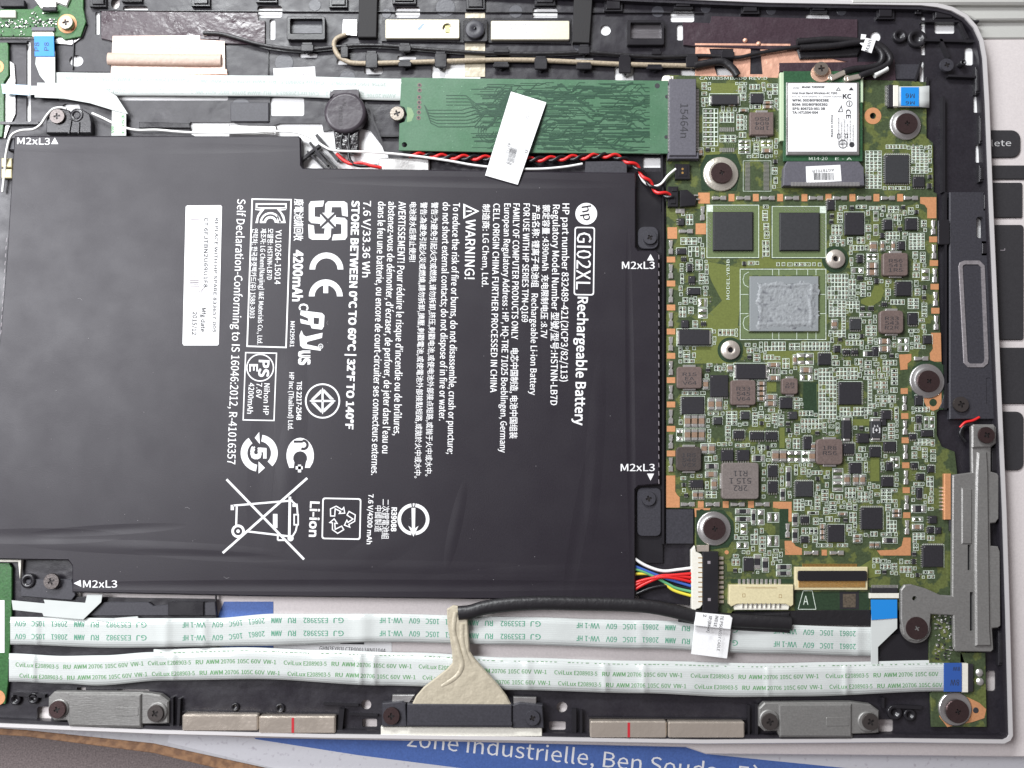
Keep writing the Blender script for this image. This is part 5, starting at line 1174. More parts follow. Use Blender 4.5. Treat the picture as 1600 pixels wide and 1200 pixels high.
mp2('card_socket', ['socket', 'solder', 'paper', 'dark_print'], lambda b: b.prism([(1230, 252), (1342, 252), (1350, 262), (1351, 290), (1224, 290), (1225, 262)], ZP, ZP + 11, 0, 1).sheet([(1259, 260), (1313, 257.5), (1315, 283), (1260, 286)], ZP + 11.3, 2) and [b.box(1236 + i * 2.2, 284.5, 1237.3 + i * 2.2, 290.8, ZP + 11, ZP + 11.5, 1) for i in range(49)] and
    [b.line((1272 + i * 2.1, 270), (1272.5 + i * 2.1, 281), rs.choice([.6, 1.0, 1.4]), ZP + 11.6, 3) for i in range(15)] and b.text('AG78701R', (1303, 263.5), (1269, 265.5), 4, ZP + 11.6, 3))
b = MB(); b.prism([(1264 + 19 + 22 * math.cos(a) * (1 + .12 * (i % 2)), 113 + 16 * math.sin(a) * (1 + .12 * (i % 2))) for i, a in enumerate([k * math.pi / 12 for k in range(24)])] if False else ring(1283, 114, 16, 22, 14), 12.6, 14, 0, .4)
b.build('copper_eyelet', mat('pink_copper', (.70, .45, .33), .4, metal=.5, bump=.4, bs=4), wc)

# ================================================================ ANTENNAS
an = thing('antenna', 'left antenna strip of dark tape with a pale copper foil tail', 'antenna', 280, 60, 0)
MB().prism([(158, 17), (402, 20), (404, 32), (414, 32), (414, 70), (300, 66), (175, 64), (158, 60)], .3, 3, 0, .5).build('tape_strip', M['tape_dark'], an)
MB().prism([(176, 56), (312, 55), (318, 62), (351, 64), (352, 116), (173, 116)], 3, 3.8, 0, .3).build('foil_tail', M['tape_pink'], an)
MB().prism([(176, 108), (354, 108), (355, 116), (173, 116)], 3.8, 4.4, 0, .2).build('copper_band', M['foil'], an)
b = MB(); b.tube([(169, 92, 5.5), (230, 93, 5.5), (300, 94, 5.5), (346, 94, 5.5)], 10.5, 12, 0, 6, .5); b.build('rolled_tape', M['tape_roll'], an)
b = MB(); b.prism([(312, 46), (345, 50), (342, 62), (312, 62)], 3, 4.5, 0, .8).lathe(320, 51, [(5, 3), (4.5, 5), (2, 6.5), (.01, 6.6)], 14, 1); b.build('solder_joint', [M['tape_dark'], M['solder']], an)
MB().text('L3-30A', (308, 70), (258, 73), 6, 4.1).build('faint_print', mat('faint_brown_ink', (.55, .38, .30), .6), an)
an = thing('antenna', 'right antenna strip of dark tape over bright copper foil next to the wireless card', 'antenna', 1200, 60, 0)
MB().prism([(1067, 34), (1110, 36), (1112, 25), (1340, 30), (1340, 100), (1240, 78), (1085, 72), (1068, 70)], .3, 3.2, 0, .5).build('tape_strip', M['tape_dark'], an)
MB().prism([(1087, 66), (1235, 66), (1252, 74), (1330, 96), (1330, 108), (1218, 106), (1216, 122), (1086, 122)], 0.2, 1.6, 0, .3, holes=[[(1108, 76), (1146, 76), (1146, 118), (1120, 118)], [(1173, 74), (1188, 74), (1192, 116), (1172, 116)]]).build('foil_tail', M['foil'], an)
b = MB(); b.prism([(1247, 58), (1340, 58), (1348, 72), (1340, 88), (1250, 92), (1245, 76)], 3.4, 6, 0, 2); b.build('crumpled_tape', M['rubber'], an)
MB().prism([(1218, 98), (1380, 96), (1398, 92), (1400, 126), (1345, 124), (1340, 112), (1218, 112)], .2, 5, 0, .5).build('tape_patch', M['tape_dark'], an)
b = MB(); [b.lathe(x, y, [(4, 3), (3.6, 4.5), (1.5, 6), (.01, 6.1)], 12) for x, y in [(1165, 62), (1186, 67)]]; b.line((1086, 69), (1235, 70), 3, 3.6, h=1); b.build('solder_joint', M['foil'], an)

# ================================================================ WEBCAM BAR
wb = thing('webcam_module', 'webcam bar with a round black lens between two pale metal shields', 'camera', 745, 48, 0)
MB().prism([(596, 28), (892, 28), (892, 68), (718, 66), (596, 64)], .3, 3).build('board', M['plastic2'], wb)
MB().prism(rrect(602, 30, 718, 60, 2), 3, 8, 0, 1, holes=[ring(699, 44, 8, 20)]).build('shield', M['cam_gold'], wb)
b = MB(); b.sheet(ring(699, 44, 8, 20), 3.4).box(695.5, 40, 702.5, 50, 3.4, 5, 1); b.build('status_lamp', [M['tin'], mat('yellow_lamp', (.8, .75, .25), .3)], wb)
b = MB(); b.prism([(652, 44), (661, 36), (663, 38), (656, 47), (653, 47)], 8, 8.2); b.build('pen_mark', mat('blue_pen', (.25, .33, .75), .5), wb)
MB().prism(rrect(767, 32, 890, 62, 2), 3, 8, 0, 1).build('shield', M['cam_gold'], wb)
b = MB(); b.sheet(rect(769, 34, 834, 60), 8.3)
b.build('label', M['paper'], wb)
b = MB(); [b.text(t, (797, 40 + i * 6), (828, 40.5 + i * 6), 3, 8.6) for i, t in enumerate(['HB1575R', 'AL15A19', 'NT:H6278S'])]; b.build('printed_text', M['grey_print'], wb)
b = MB(); b.prism(rrect(724, 31, 762, 65, 3), 3, 8, 0, 1); b.build('lens_mount', M['plastic2'], wb)
b = MB(); b.lathe(742, 46, [(15.5, 8), (15.5, 12), (14.5, 13), (4, 13), (2.6, 11.5), (.01, 11)], 36); b.build('lens_barrel', M['plastic3'], wb)
b = MB(); b.lathe(742, 43, [(2.2, 13.1), (1.2, 13.8), (.01, 14)], 12); b.build('lens', mat('lens_glass', (.01, .01, .012), .05), wb)
MB().prism([(727, 18), (758, 18), (758, 120), (726, 120)], .3, 1.4, 0, .2).build('flex_cable', M['tape_tan'], wb)
MB().prism([(536, 30), (558, 30), (558, 56), (534, 54)], 1, 4, 0, .5).build('end_plug', M['tin'], wb)

# ================================================================ CABLES
def cable(name, label, cat, pts, r, m, n=8):
    b = MB(); b.tube(pts, r, n); return tag(b.build(name, M[m]), label, cat)
cable('antenna_cable', 'thin black coaxial cable running from the left antenna under the webcam bar to the right', 'cable', [(318, 52, 6), (345, 53, 6), (372, 60, 7), (400, 68, 7), (430, 74, 7), (470, 78, 6), (520, 74, 6), (560, 71, 6), (610, 72, 6), (680, 78, 6), (760, 83, 6), (850, 84, 6), (920, 82, 6), (990, 87, 6), (1040, 89, 6), (1100, 87, 6), (1150, 90, 7), (1180, 84, 7), (1215, 78, 7), (1255, 72, 8), (1300, 66, 9), (1330, 64, 9)], 3.2, 'rubber')
cable('webcam_cable', 'tan braided cable hooked below the black coaxial cable', 'cable', [(541, 54, 4), (527, 60, 6), (522, 70, 6), (528, 86, 6), (541, 95, 6), (560, 99, 6), (620, 98, 6), (690, 96, 6), (760, 94, 6), (830, 94, 6), (900, 97, 6), (960, 100, 6), (1030, 102, 6), (1085, 103, 6)], 4.0, 'wire_tan')
cable('webcam_cable', 'short thick black cable end dropping to the motherboard top edge', 'cable', [(1085, 103, 7), (1110, 98, 8), (1130, 97, 9), (1145, 108, 10), (1152, 118, 10)], 6.5, 'rubber')
lc = thing('antenna_lead', 'looped pair of thick black antenna leads ending in gold plugs above the wireless card', 'cable', 1340, 90, 10)
b = MB(); b.tube([(1245, 66, 10), (1290, 62, 11), (1335, 64, 12), (1362, 70, 13), (1378, 84, 14), (1374, 100, 14), (1356, 106, 14), (1335, 108, 15), (1318, 112, 16)], 5.2, 10)
b.build('inner_lead', M['rubber'], lc)
b = MB(); b.tube([(1250, 75, 10), (1300, 72, 12), (1345, 66, 14), (1372, 70, 15), (1389, 86, 15), (1389, 98, 15), (1374, 108, 16), (1350, 116, 16), (1342, 120, 16)], 5.2, 10); b.build('outer_lead', M['rubber'], lc)
b = MB(); b.prism(rrot(1310, 117, 26, 8, -25, 2), 14, 18, 0, 1); b.prism(ring(1299, 120, 5, 16), 13, 17, 0, .8); b.build('gold_plug', M['nickel'], lc)
b = MB(); b.prism(rrot(1337, 120, 26, 8, -12, 2), 14, 18.5, 0, 1).prism(ring(1324, 122, 5, 16), 13, 17, 0, .8); b.build('gold_plug', M['nickel'], lc)
b = MB(); b.tube([(1366, 118, 15), (1386, 107, 15)], 4.6, 10); b.build('white_sleeve', M['wire_white'], lc)
b = MB(); b.prism([(1353, 59), (1369, 62), (1362, 83), (1346, 78)], 19, 20, 0, .3).prism([(1346, 53), (1354, 54), (1349, 72), (1344, 68)], 17, 18, 0, .3); b.build('paper_flag', M['paper'], lc)
MB().text('Main', (1357, 81), (1362, 63), 6, 20.3).build('printed_text', M['dark_print'], lc)

cable('sensor_wire', 'thin white wire curving from the left edge over the upper left screw boss', 'wire', [(4, 300, 6), (8, 262, 8), (10, 238, 14), (17, 213, 15), (32, 204, 15), (52, 202, 14), (64, 194, 14), (72, 182, 14), (82, 171, 14), (94, 168, 14), (104, 170, 13)], 1.9, 'wire_white')
cable('sensor_wire', 'thin white wire running right from the screw boss along the battery top edge', 'wire', [(144, 177, 10), (160, 184, 9), (185, 196, 8), (212, 203, 8), (245, 203, 8), (280, 206, 8), (320, 208, 8), (360, 208, 8), (395, 207, 9), (430, 205, 9), (462, 207, 9), (486, 215, 10), (505, 228, 12), (522, 235, 12), (560, 237, 12), (600, 239, 12), (650, 244, 12), (700, 251, 12), (740, 258, 13), (790, 263, 14), (840, 264, 14), (880, 261, 14), (910, 256, 14)], 2.0, 'wire_white')
cable('sensor_wire', 'short white wire bending up into the small black two pin socket', 'wire', [(999, 272, 10), (1006, 284, 10), (1018, 291, 10), (1032, 288, 11), (1044, 274, 12), (1056, 264, 12)], 2.0, 'wire_white')
# twisted pair
def helix(pts, ph, r, pitch, m, root, nm):
    path = smooth_path(pts, 22); out = []; d_ = 0
    for i, p in enumerate(path):
        if i: d_ += (Vector(path[i][:2]) - Vector(path[i - 1][:2])).length
        t = Vector(path[min(i + 1, len(path) - 1)]) - Vector(path[max(0, i - 1)]); t.normalize(); nx, ny = -t.y, t.x
        a = d_ / pitch * 2 * math.pi + ph
        out.append((p[0] + nx * r * math.cos(a), p[1] + ny * r * math.cos(a), p[2] + r * .9 * math.sin(a)))
    b = MB(); b.tube(out, 2.7, 8, 0, 0); b.build(nm, M[m], root)
tw = thing('twisted_wire_pair', 'twisted red and black wire pair running below the green drive to the motherboard', 'wire', 850, 250, 8)
pts = [(640, 241, 8), (700, 245, 9), (760, 247, 10), (830, 249, 11), (900, 246, 11), (950, 243, 11), (975, 249, 12), (996, 262, 12), (1010, 280, 12), (1024, 296, 13), (1040, 304, 13), (1052, 308, 13)]
helix(pts, 0, 3.0, 34, 'wire_red', tw, 'red_wire'); helix(pts, math.pi, 3.0, 34, 'wire_black', tw, 'black_wire')
cr_ = thing('speaker_wire_pair', 'short red and black wires emerging beside the coin cell below the white wire', 'wire', 560, 255, 5)
b = MB(); b.tube([(526, 240, 8), (535, 249, 8), (548, 256, 8), (565, 255, 8), (580, 259, 8), (596, 262, 6)], 2.9, 8); b.build('red_wire', M['wire_red'], cr_)
b = MB(); b.tube([(548, 225, 10), (545, 240, 10), (548, 252, 9), (560, 259, 8), (590, 259, 7)], 2.6, 8); b.build('black_wire', M['wire_black'], cr_)
# battery harness
bh = thing('battery_harness', 'bundle of coloured wires from the battery into a white plug on the motherboard', 'wire', 1040, 900, 6)
for nm, m, ps in [('white_wire', 'wire_white', [(990, 872, 9), (1010, 884, 9), (1035, 892, 10), (1060, 890, 11), (1084, 887, 12)]), ('green_wire', 'wire_green', [(990, 889, 7), (1005, 893, 7), (1030, 905, 7), (1055, 918, 8), (1084, 925, 11)]),
                  ('yellow_wire', 'wire_yellow', [(990, 897, 6), (1015, 897, 6), (1035, 907, 6), (1052, 922, 8), (1084, 932, 11)]), ('blue_wire', 'wire_blue', [(992, 885, 7), (1020, 896, 7), (1045, 905, 8), (1084, 917, 11)]),
                  ('red_wire', 'wire_red', [(992, 921, 8), (1010, 911, 9), (1035, 901, 11), (1060, 898, 12), (1084, 896, 12)]), ('red_wire', 'wire_red', [(990, 916, 8), (1012, 906, 9), (1040, 899, 11), (1084, 903, 12)]),
                  ('red_wire', 'wire_red', [(990, 911, 8), (1016, 904, 10), (1045, 902, 12), (1084, 910, 12)]), ('black_wire', 'wire_black', [(990, 930, 6), (1020, 918, 6), (1050, 915, 7), (1084, 921, 10)])]:
    b = MB(); b.tube(ps, 2.4, 8); b.build(nm, M[m], bh)
b = MB(); b.prism([(1080, 860), (1086, 853), (1088, 862), (1096, 866), (1098, 870), (1098, 945), (1094, 950), (1088, 952), (1087, 957), (1081, 957)], ZP, 15, 0, 1); b.build('plug', M['white_plastic'], bh)
b = MB(); [b.box(1091, 871 + i * 7.6, 1098.5, 872.4 + i * 7.6, 15, 15.3) for i in range(10)]; b.build('plug_slot_marks', M['brass'], bh)
# coin cell
cc = thing('coin_cell', 'coin cell wrapped in black shrink film with black tails, left of the green drive', 'coin cell', 540, 175, 2)
b = MB(); b.lathe(539, 175, [(33.5, 2), (33.5, 13), (31.5, 15.5), (28, 16.2)], 40); b.prism([(515, 145), (521, 140), (557, 139), (560, 141), (562, 152), (515, 152)], 6, 13, 0, 1.5); b.prism([(516, 142), (522, 146), (516, 152)], 7, 14).prism([(555, 146), (560, 139), (561, 154)], 7, 14)
b.build('wrapped_cell', M['tape_dark'] if False else mat('shrink_film', (.040, .032, .040), .38, bump=.2, bs=10, rvar=.12, film=(30, .3)), cc)
b = MB(); b.prism([(521, 202), (533, 209), (548, 210), (561, 202), (560, 236), (552, 240), (530, 238), (524, 232)], 4, 11, 0, 2); b.build('film_tail', mat('glossy_shrink_film', (.018, .016, .018), .18, bump=1.0, bs=9, film=(8, 1.2)), cc)
b = MB(); b.tube([(536, 208, 10), (533, 220, 11), (534, 236, 10)], 2.2, 8).tube([(546, 208, 10), (545, 222, 11), (548, 240, 10)], 2.2, 8); b.build('cell_lead', M['wire_black'], cc)
MB().text('CR2016', (535, 196), (535, 166), 6, 16.5).text('3V', (541, 168), (541, 158), 6, 16.5).build('embossed_text', mat('dark_emboss', (.02, .016, .02), .5), cc)
b = MB(); b.poly_line([(571, 160), (580, 172), (582, 186), (590, 205), (602, 238)], 3, 8, 0); b2 = b.build('strap', M['plastic2'], cc)

# ================================================================ FLAT CABLES
def edge(e):
    def f(x):
        for a, c in zip(e, e[1:]):
            if a[0] <= x <= c[0]: t = (x - a[0]) / (c[0] - a[0]); t = t * t * (3 - 2 * t); return a[1] + (c[1] - a[1]) * t
        return e[-1][1] if x > e[-1][0] else e[0][1]
    return f
def flat(name, label, top, bot, zf, grp=None, cols=14):
    r = thing(name, label, 'ribbon cable', (top[0][0] + top[-1][0]) / 2, (top[0][1] + bot[0][1]) / 2, 4, grp)
    b = MB(); b.ribbon(top, bot, zf, 1.2, 0, 3, 4); b.build('ribbon', M['flat_cable'], r)
    et, eb = edge(top), edge(bot); b = MB(); n = cols; x0, x1 = top[0][0], top[-1][0]; k = int((x1 - x0) / 5)
    for i in range(1, n):
        for j in range(k):
            xa, xb = x0 + (x1 - x0) * j / k, x0 + (x1 - x0) * (j + 1) / k; u = i / n
            ya, yb = et(xa) + (eb(xa) - et(xa)) * u, et(xb) + (eb(xb) - et(xb)) * u
            b.add([b.at(xa, ya, zf(xa) + .16), b.at(xa, ya + .35, zf(xa) + .16), b.at(xb, yb + .35, zf(xb) + .16), b.at(xb, yb, zf(xb) + .16)], [(0, 1, 2, 3)])
    tag(b.build('conductor_lines', mat('conductor_shade', (.62, .66, .64), .3) if 'conductor_shade' not in bpy.data.materials else bpy.data.materials['conductor_shade'], r), kind='stuff')
    return r, et, eb
gz = lambda x, cs: sum(a * math.exp(-((x - c) / w) ** 2) for c, w, a in cs)
z1 = lambda x: 8 + 1.1 * math.sin(x / 31.0) + .5 * math.sin(x / 13.7 + 1) + gz(x, [(57, 5, 2.2), (258, 9, 3), (318, 8, 3), (565, 14, 4), (1000, 9, 1.5), (1340, 8, 2)])
T1 = [(16, 964), (200, 966), (330, 966), (430, 959), (600, 959), (800, 964), (1000, 969), (1140, 974), (1361, 980)]; B1 = [(16, 1007), (180, 1012), (400, 1009), (600, 1003), (800, 1007), (1000, 1013), (1200, 1021), (1361, 1025)]
r1, et, eb = flat('long_flat_cable', 'upper of the two long white flat cables below the battery, green print upside down', T1, B1, z1, None)
U1 = [('HF', 0, 9), ('VW-1', 13, 36), ('60V', 46, 63), ('105C', 72, 93), ('20861', 103, 128), ('AWM', 139, 155), ('RU', 165, 177), ('E353982', 189, 227), ('GJ', 236, 252)]
b = MB()
for ux in (-23, 285, 593, 901, 1209):
    for w, a, c in U1:
        xa, xb = ux + a, ux + c
        if xa < 20 or xb > 1362: continue
        for off in (6.2, 26.4):
            b.text(w, (xb, et(xb) + off), (xa, et(xa) + off), 8.2, 0, zf=lambda x: z1(x) + .35, bold=.012 if w in ('AWM', 'RU', 'HF') else .006)
b.build('printed_text', M['green_print'], r1)
# folded end with blue stiffener
b = MB(); b.prism([(1362, 944), (1402, 944), (1402, 982), (1372, 1011), (1372, 1038), (1361, 1038), (1361, 985)], 9.4, 10.4, 0, .2); b.build('folded_end', M['flat_cable'], r1)
b = MB(); b.prism([(1361, 937), (1402, 937), (1402, 966), (1362, 969)], 10.5, 11.6, 0, .3); b.build('blue_stiffener', M['stiff'], r1)
z2 = lambda x: 10 + 1.3 * math.sin(x / 27.0 + .5) + .4 * math.sin(x / 11.3) + gz(x, [(52, 4, 2.2), (270, 5, 2), (562, 5, 3), (584, 5, 3), (824, 7, 2), (945, 6, 2.4), (1006, 6, 2.4), (1322, 5, 2.2), (1200, 4, 1.5)])
T2 = [(14, 1021), (100, 1025), (160, 1024), (240, 1019), (380, 1016), (500, 1020), (640, 1024), (800, 1032), (1000, 1037), (1200, 1041), (1300, 1039), (1476, 1036)]; B2 = [(14, 1065), (100, 1068), (150, 1071), (260, 1063), (400, 1061), (600, 1071), (800, 1078), (1000, 1083), (1150, 1089), (1250, 1088), (1476, 1080)]
r3, _, _ = flat('long_flat_cable', 'flat cable hidden beneath the lower long white cable, showing as a thin edge', [(x, y - 4.5) for x, y in T2[3:]], [(x, y - 4.5) for x, y in B2[3:]], lambda x: 6 + math.sin(x / 30), None, 3)
r2, et2, eb2 = flat('long_flat_cable', 'lower of the two long white flat cables, green print upright, blue right end', T2, B2, z2, None)
U2 = [('CviLux', 0, 28), ('E208903-5', 31, 67), ('RU', 75, 86), ('AWM', 91, 111), ('20706', 114, 136), ('105C', 140, 158), ('60V', 161, 176), ('VW-1', 180, 200)]
b = MB()
for ux in (-187, 24, 231, 443, 654, 866, 1079, 1290):
    for w, a, c in U2:
        for off, dx in ((20.2, 0), (37.2, 6)):
            xa, xb = ux + a + dx, ux + c + dx
            if xa < 17 or xb > 1476: continue
            b.text(w, (xa, et2(xa) + off), (xb, et2(xb) + off), 6.4, 0, zf=lambda x: z2(x) + .35, bold=.015 if w in ('AWM', 'RU') else .006)
for x in range(250, 1470, 7):
    if rs.random() < .75: b.line((x, et2(x) + .9), (x + rs.uniform(2, 5), et2(x) + .9), .8, z2(x) + .6)
b.build('printed_text', M['leaf_print'], r2)
b = MB(); b.prism([(1475, 1036), (1503, 1036), (1503, 1081), (1475, 1081)], 12, 13.2, 0, .3); b.build('blue_stiffener', M['stiff_deep'], r2)
b = MB(); b.text('8W', (1500, 1042), (1489, 1042), 6, 13.5).text('8W', (1499, 1062), (1485, 1062), 9, 13.5); b.build('printed_mark', M['dark_print'], r2)
# top flat cable
zt = lambda x: 5 + .8 * math.sin(x / 40)
r4, et4, eb4 = flat('long_flat_cable', 'overexposed white flat cable running from the upper left to under the green drive', [(84, 113), (200, 115), (400, 118), (640, 123)], [(84, 147), (200, 149), (400, 150), (640, 157)], zt, None)
b = MB()
for ux in (95, 306, 517):
    for w, a, c in U2:
        for off, dx in ((9, 0), (27, -8)):
            xa, xb = ux + 200 - c + dx, ux + 200 - a + dx
            if xa < 88 or xb > 624: continue
            b.text(w, (xb, et4(xb) + off - 3), (xa, et4(xa) + off - 3), 6, 0, zf=lambda x: zt(x) + .35)
b.build('printed_text', mat('faded_print', (.30, .38, .34), .5), r4)
b = MB(); b.prism([(57, 80), (86, 80), (86, 134), (72, 130), (62, 118), (55, 100)], 8, 9, 0, .2); b.build('folded_end', M['flat_cable'], r4)
b = MB(); b.prism([(53, 56), (84, 56), (85, 88), (54, 88)], 9.2, 10.4, 0, .3); b.build('blue_stiffener', M['stiff'], r4)
b = MB(); b.text('P8', (61, 80), (61, 66), 7, 10.7).text('P8', (76, 79), (76, 66), 7, 10.7); b.build('printed_mark', M['dark_print'], r4)
sf = thing('short_flat_cable', 'short white flat cable folding down beside the upper left screw boss', 'ribbon cable', 120, 150, 6)
MB().prism([(45, 134), (58, 134), (58, 129), (130, 130), (160, 136), (182, 150), (200, 178), (176, 172), (140, 161), (100, 154), (54, 152), (54, 148), (45, 148)], 9.5, 10.5, 0, .2).build('ribbon', M['flat_cable'], sf)
MB().prism([(2, 131), (47, 133), (46, 149), (4, 146)], 10.6, 11.4, 0, .2).build('pale_stiffener', M['stiff_pale'], sf)
MB().prism([(175, 168), (197, 174), (197, 212), (174, 212)], 8.2, 9.2, 0, .2).build('lower_end', M['flat_cable'], sf)
b = MB(); b.text('VW-1', (178, 208), (178, 190), 4, 9.5, bold=.02).text('E353', (194, 208), (194, 180), 4, 9.5, bold=.02); b.build('printed_text', M['leaf_print'], sf)
sf = thing('short_flat_cable', 'short white flat cable folded under the lower left corner of the battery', 'ribbon cable', 90, 955, 6)
MB().prism([(18, 938), (70, 943), (68, 937), (133, 942), (136, 929), (160, 929), (158, 941), (130, 968), (68, 963), (66, 958), (20, 953)], 9.5, 10.5, 0, .2).build('ribbon', M['flat_cable'], sf)
MB().prism([(150, 968), (215, 963), (217, 968), (160, 972)], 7, 8, 0, .2).build('lower_end', M['flat_cable'], sf)
sf = thing('short_flat_cable', 'short flat cable with bright blue band folded at the top right of the motherboard', 'ribbon cable', 1430, 150, 8)
b = MB(); b.ribbon([(1404, 135), (1436, 135), (1452, 134)], [(1404, 167), (1436, 167), (1452, 168)], lambda x: 13 - (0 if x < 1440 else (x - 1440) ** 2 / 30), 1.2, 0, 3, 3); b.build('ribbon', M['flat_cable'], sf)
MB().prism([(1408, 136), (1436, 136), (1436, 166), (1408, 165)], 13.3, 14.2, 0, .3).build('blue_stiffener', M['stiff'], sf)
b = MB(); b.text('M6', (1429, 146), (1415, 146), 7, 14.5).text('M6', (1429, 158), (1415, 158), 5, 14.5) ; b.build('printed_mark', M['dark_print'], sf)

# ================================================================ DOCK CABLE AND CONNECTOR
dc = thing('dock_cable', 'black sleeved cable with a tan taped fan end reaching the dock connector', 'cable', 900, 960, 8)
b = MB(); b.tube([(716, 958, 18), (735, 956, 18), (760, 949, 17), (800, 944, 16), (850, 942, 15), (900, 943, 14), (960, 944, 13), (1010, 947, 13), (1050, 954, 13), (1090, 964, 14), (1140, 969, 13), (1200, 972, 12), (1235, 974, 11)], 10.5, 12, 0, 6, .7); b.build('sleeve', M['rubber'], dc)
b = MB(); b.prism([(1060, 950), (1140, 962), (1235, 957), (1235, 990), (1150, 985), (1060, 972)], 8, 11, 0, 2); b.build('flattened_tape', M['rubber'], dc)
b = MB(); b.prism([(1150, 958), (1240, 954), (1361, 953), (1361, 978), (1240, 976), (1150, 976)], 4.6, 7.6, 0, 1); b.build('flat_tail', M['rubber'], dc)
fan = [(698, 952), (708, 946), (720, 948), (722, 962), (731, 968), (732, 990), (734, 1018), (742, 1030), (756, 1046), (778, 1070), (792, 1088), (799, 1102), (643, 1102), (650, 1088), (662, 1074), (680, 1060), (698, 1046), (707, 1036), (706, 1018), (703, 1000), (699, 975)]
MB().prism(fan, 13.5, 19, 0, 1.8).build('fan_tape', M['tape_tan'], dc)
b = MB(); b.tube([(712, 956, 18), (709, 985, 18), (716, 1015, 18.5), (722, 1040, 18), (712, 1058, 17.5), (690, 1072, 17)], 4.5, 8, 0, 6, .55).tube([(722, 975, 18), (722, 1000, 18), (727, 1022, 18), (738, 1042, 17), (756, 1062, 16.5)], 4.5, 8, 0, 6, .5); b.build('tape_wrinkle', M['tape_tan'], dc)
tg = thing('cable_tag', 'white folded paper tag with small print wrapped round the black dock cable', 'label', 1112, 990, 14)
q = [(1088, 956), (1142, 962), (1145, 968), (1137, 1029), (1080, 1022)]
b = MB(); b.prism([(1088, 957), (1141, 962), (1145, 966), (1142, 984), (1085, 978)], 19, 23.5, 0, 1).prism([(1085, 978), (1142, 984), (1136, 1029), (1080, 1022)], 13.5, 14.3, 0, .2); b.build('paper', M['paper'], tg)
b = MB()
for t, a, c in [('TE PSG ASSY CABLE', (1126, 962), (1120, 1017)), ('IND1E', (1118, 962), (1115, 979)), ('XP/(BN-4K)', (1108, 962), (1104, 988)), ('2', (1099, 960), (1099, 964))]: b.text(t, a, c, 4.5, 23.8, zf=None, bold=.01)
b.build('printed_text', M['dark_print'], tg)
dk = thing('dock_connector', 'black dock connector bar screwed over a white strip at the bottom edge', 'connector', 722, 1120, 8)
MB().box(595, 1136, 847, 1150.5, 3, 12, 0, .8).build('white_strip', M['white_plastic'], dk)
MB().prism([(636, 1100), (800, 1101), (800, 1137), (636, 1136)], 6, 21, 0, 1.5).build('bar', M['plastic3'], dk)
b = MB(); b.line((636, 1130), (800, 1131), 5, 22.5, h=2); b.build('bar_lip', M['plastic3'], dk)
MB().prism([(597, 1099), (628, 1096), (634, 1100), (636, 1136), (597, 1136)], 5, 17.5, 0, 1.5).build('mounting_ear', M['plastic3'], dk)
MB().prism([(800, 1102), (812, 1098), (848, 1102), (850, 1138), (800, 1138)], 5, 17.5, 0, 1.5).build('mounting_ear', M['plastic3'], dk)
MB().prism([(613, 1086), (648, 1086), (640, 1098), (612, 1098)], 5, 12, 0, 1).build('metal_finger', M['tin'], dk)
MB().prism([(802, 1089), (838, 1090), (838, 1101), (802, 1100)], 5, 12, 0, 1).build('metal_finger', M['tin'], dk)

# ================================================================ MAGNETS, HINGE PLATES, BRACKET
for lab, x0, y0, x1, y1, mk in [('leftmost long nickel magnet bar in the bottom edge, next to the left hinge plate', 284, 1117, 403, 1142, None), ('nickel magnet bar with a red line, left of the dock connector', 404, 1119.5, 524, 1146, 457.5),
                                ('nickel magnet bar with a red line, right of the dock connector', 922, 1127, 1042, 1153, 982.5), ('rightmost long nickel magnet bar in the bottom edge, next to the right hinge plate', 1044, 1128, 1164, 1153, None)]:
    mg = thing('magnet_bar', lab, 'magnet', (x0 + x1) / 2, y0 + 12, 2, 'magnet bars in the bottom edge')
    MB().prism(rrect(x0, y0, x1, y1, 3, 3), 1, 15, 0, 2.2).build('bar', M['nickel'], mg)
    if mk: MB().sheet(rect(mk - 2, y0 + 2, mk + 2, y1 - 1), 15.3).build('red_line', M['red_print'], mg)
for lab, dx, dy, fl in [('grey cast hinge plate at the bottom left corner of the tablet', 0, 0, 1), ('grey cast hinge plate at the bottom right, left of the corner board', 1111, 17, 1)]:
    hp = thing('hinge_plate', lab, 'bracket', 170 + dx, 1110 + dy, 2, 'hinge plates in the bottom edge')
    t = lambda p: [(x + dx, y + dy - (dx > 0) * (x - 80) * .012) for x, y in p]
    MB().prism(t([(75, 1090), (84, 1081), (220, 1082), (250, 1086), (263, 1096), (263, 1130), (258, 1131), (222, 1132), (222, 1138), (108, 1136), (104, 1126), (84, 1126), (75, 1118)]), 3, 14, 0, 2).build('plate', M['cast'], hp)
    MB().prism(t([(106, 1084), (220, 1085), (220, 1136), (108, 1134)]), 14, 17.5, 0, 2).build('raised_barrel', M['cast'], hp)
    MB().prism(t(rrect(180, 1105, 216, 1119, 2)), 17.5, 18.2, 0, .5).build('stamped_panel', M['cast'], hp)
    for x, y in ((91, 1108), (245, 1113)):
        c = t([(x, y)])[0]; MB().lathe(c[0], c[1], [(15, 13), (15, 15.2), (13, 16)], 28).build('screw_seat', M['cast'], hp)
br = thing('cast_bracket', 'long grey cast metal bracket along the right edge of the motherboard', 'bracket', 1525, 850, 4)
BR = [(1518, 667), (1522, 663), (1553, 663), (1557, 668), (1557, 692), (1549, 699), (1549, 737), (1559, 740), (1561, 744), (1561, 810), (1556, 817), (1548, 818), (1549, 853), (1560, 854), (1563, 862), (1564, 978), (1560, 981), (1551, 982), (1553, 1015), (1549, 1019), (1494, 1018), (1491, 1012), (1490, 962), (1455, 960), (1453, 985), (1448, 996), (1436, 1003), (1420, 1000), (1412, 992), (1408, 968), (1408, 922), (1414, 914), (1424, 913), (1448, 920), (1470, 930), (1488, 931), (1489, 742), (1519, 738)]
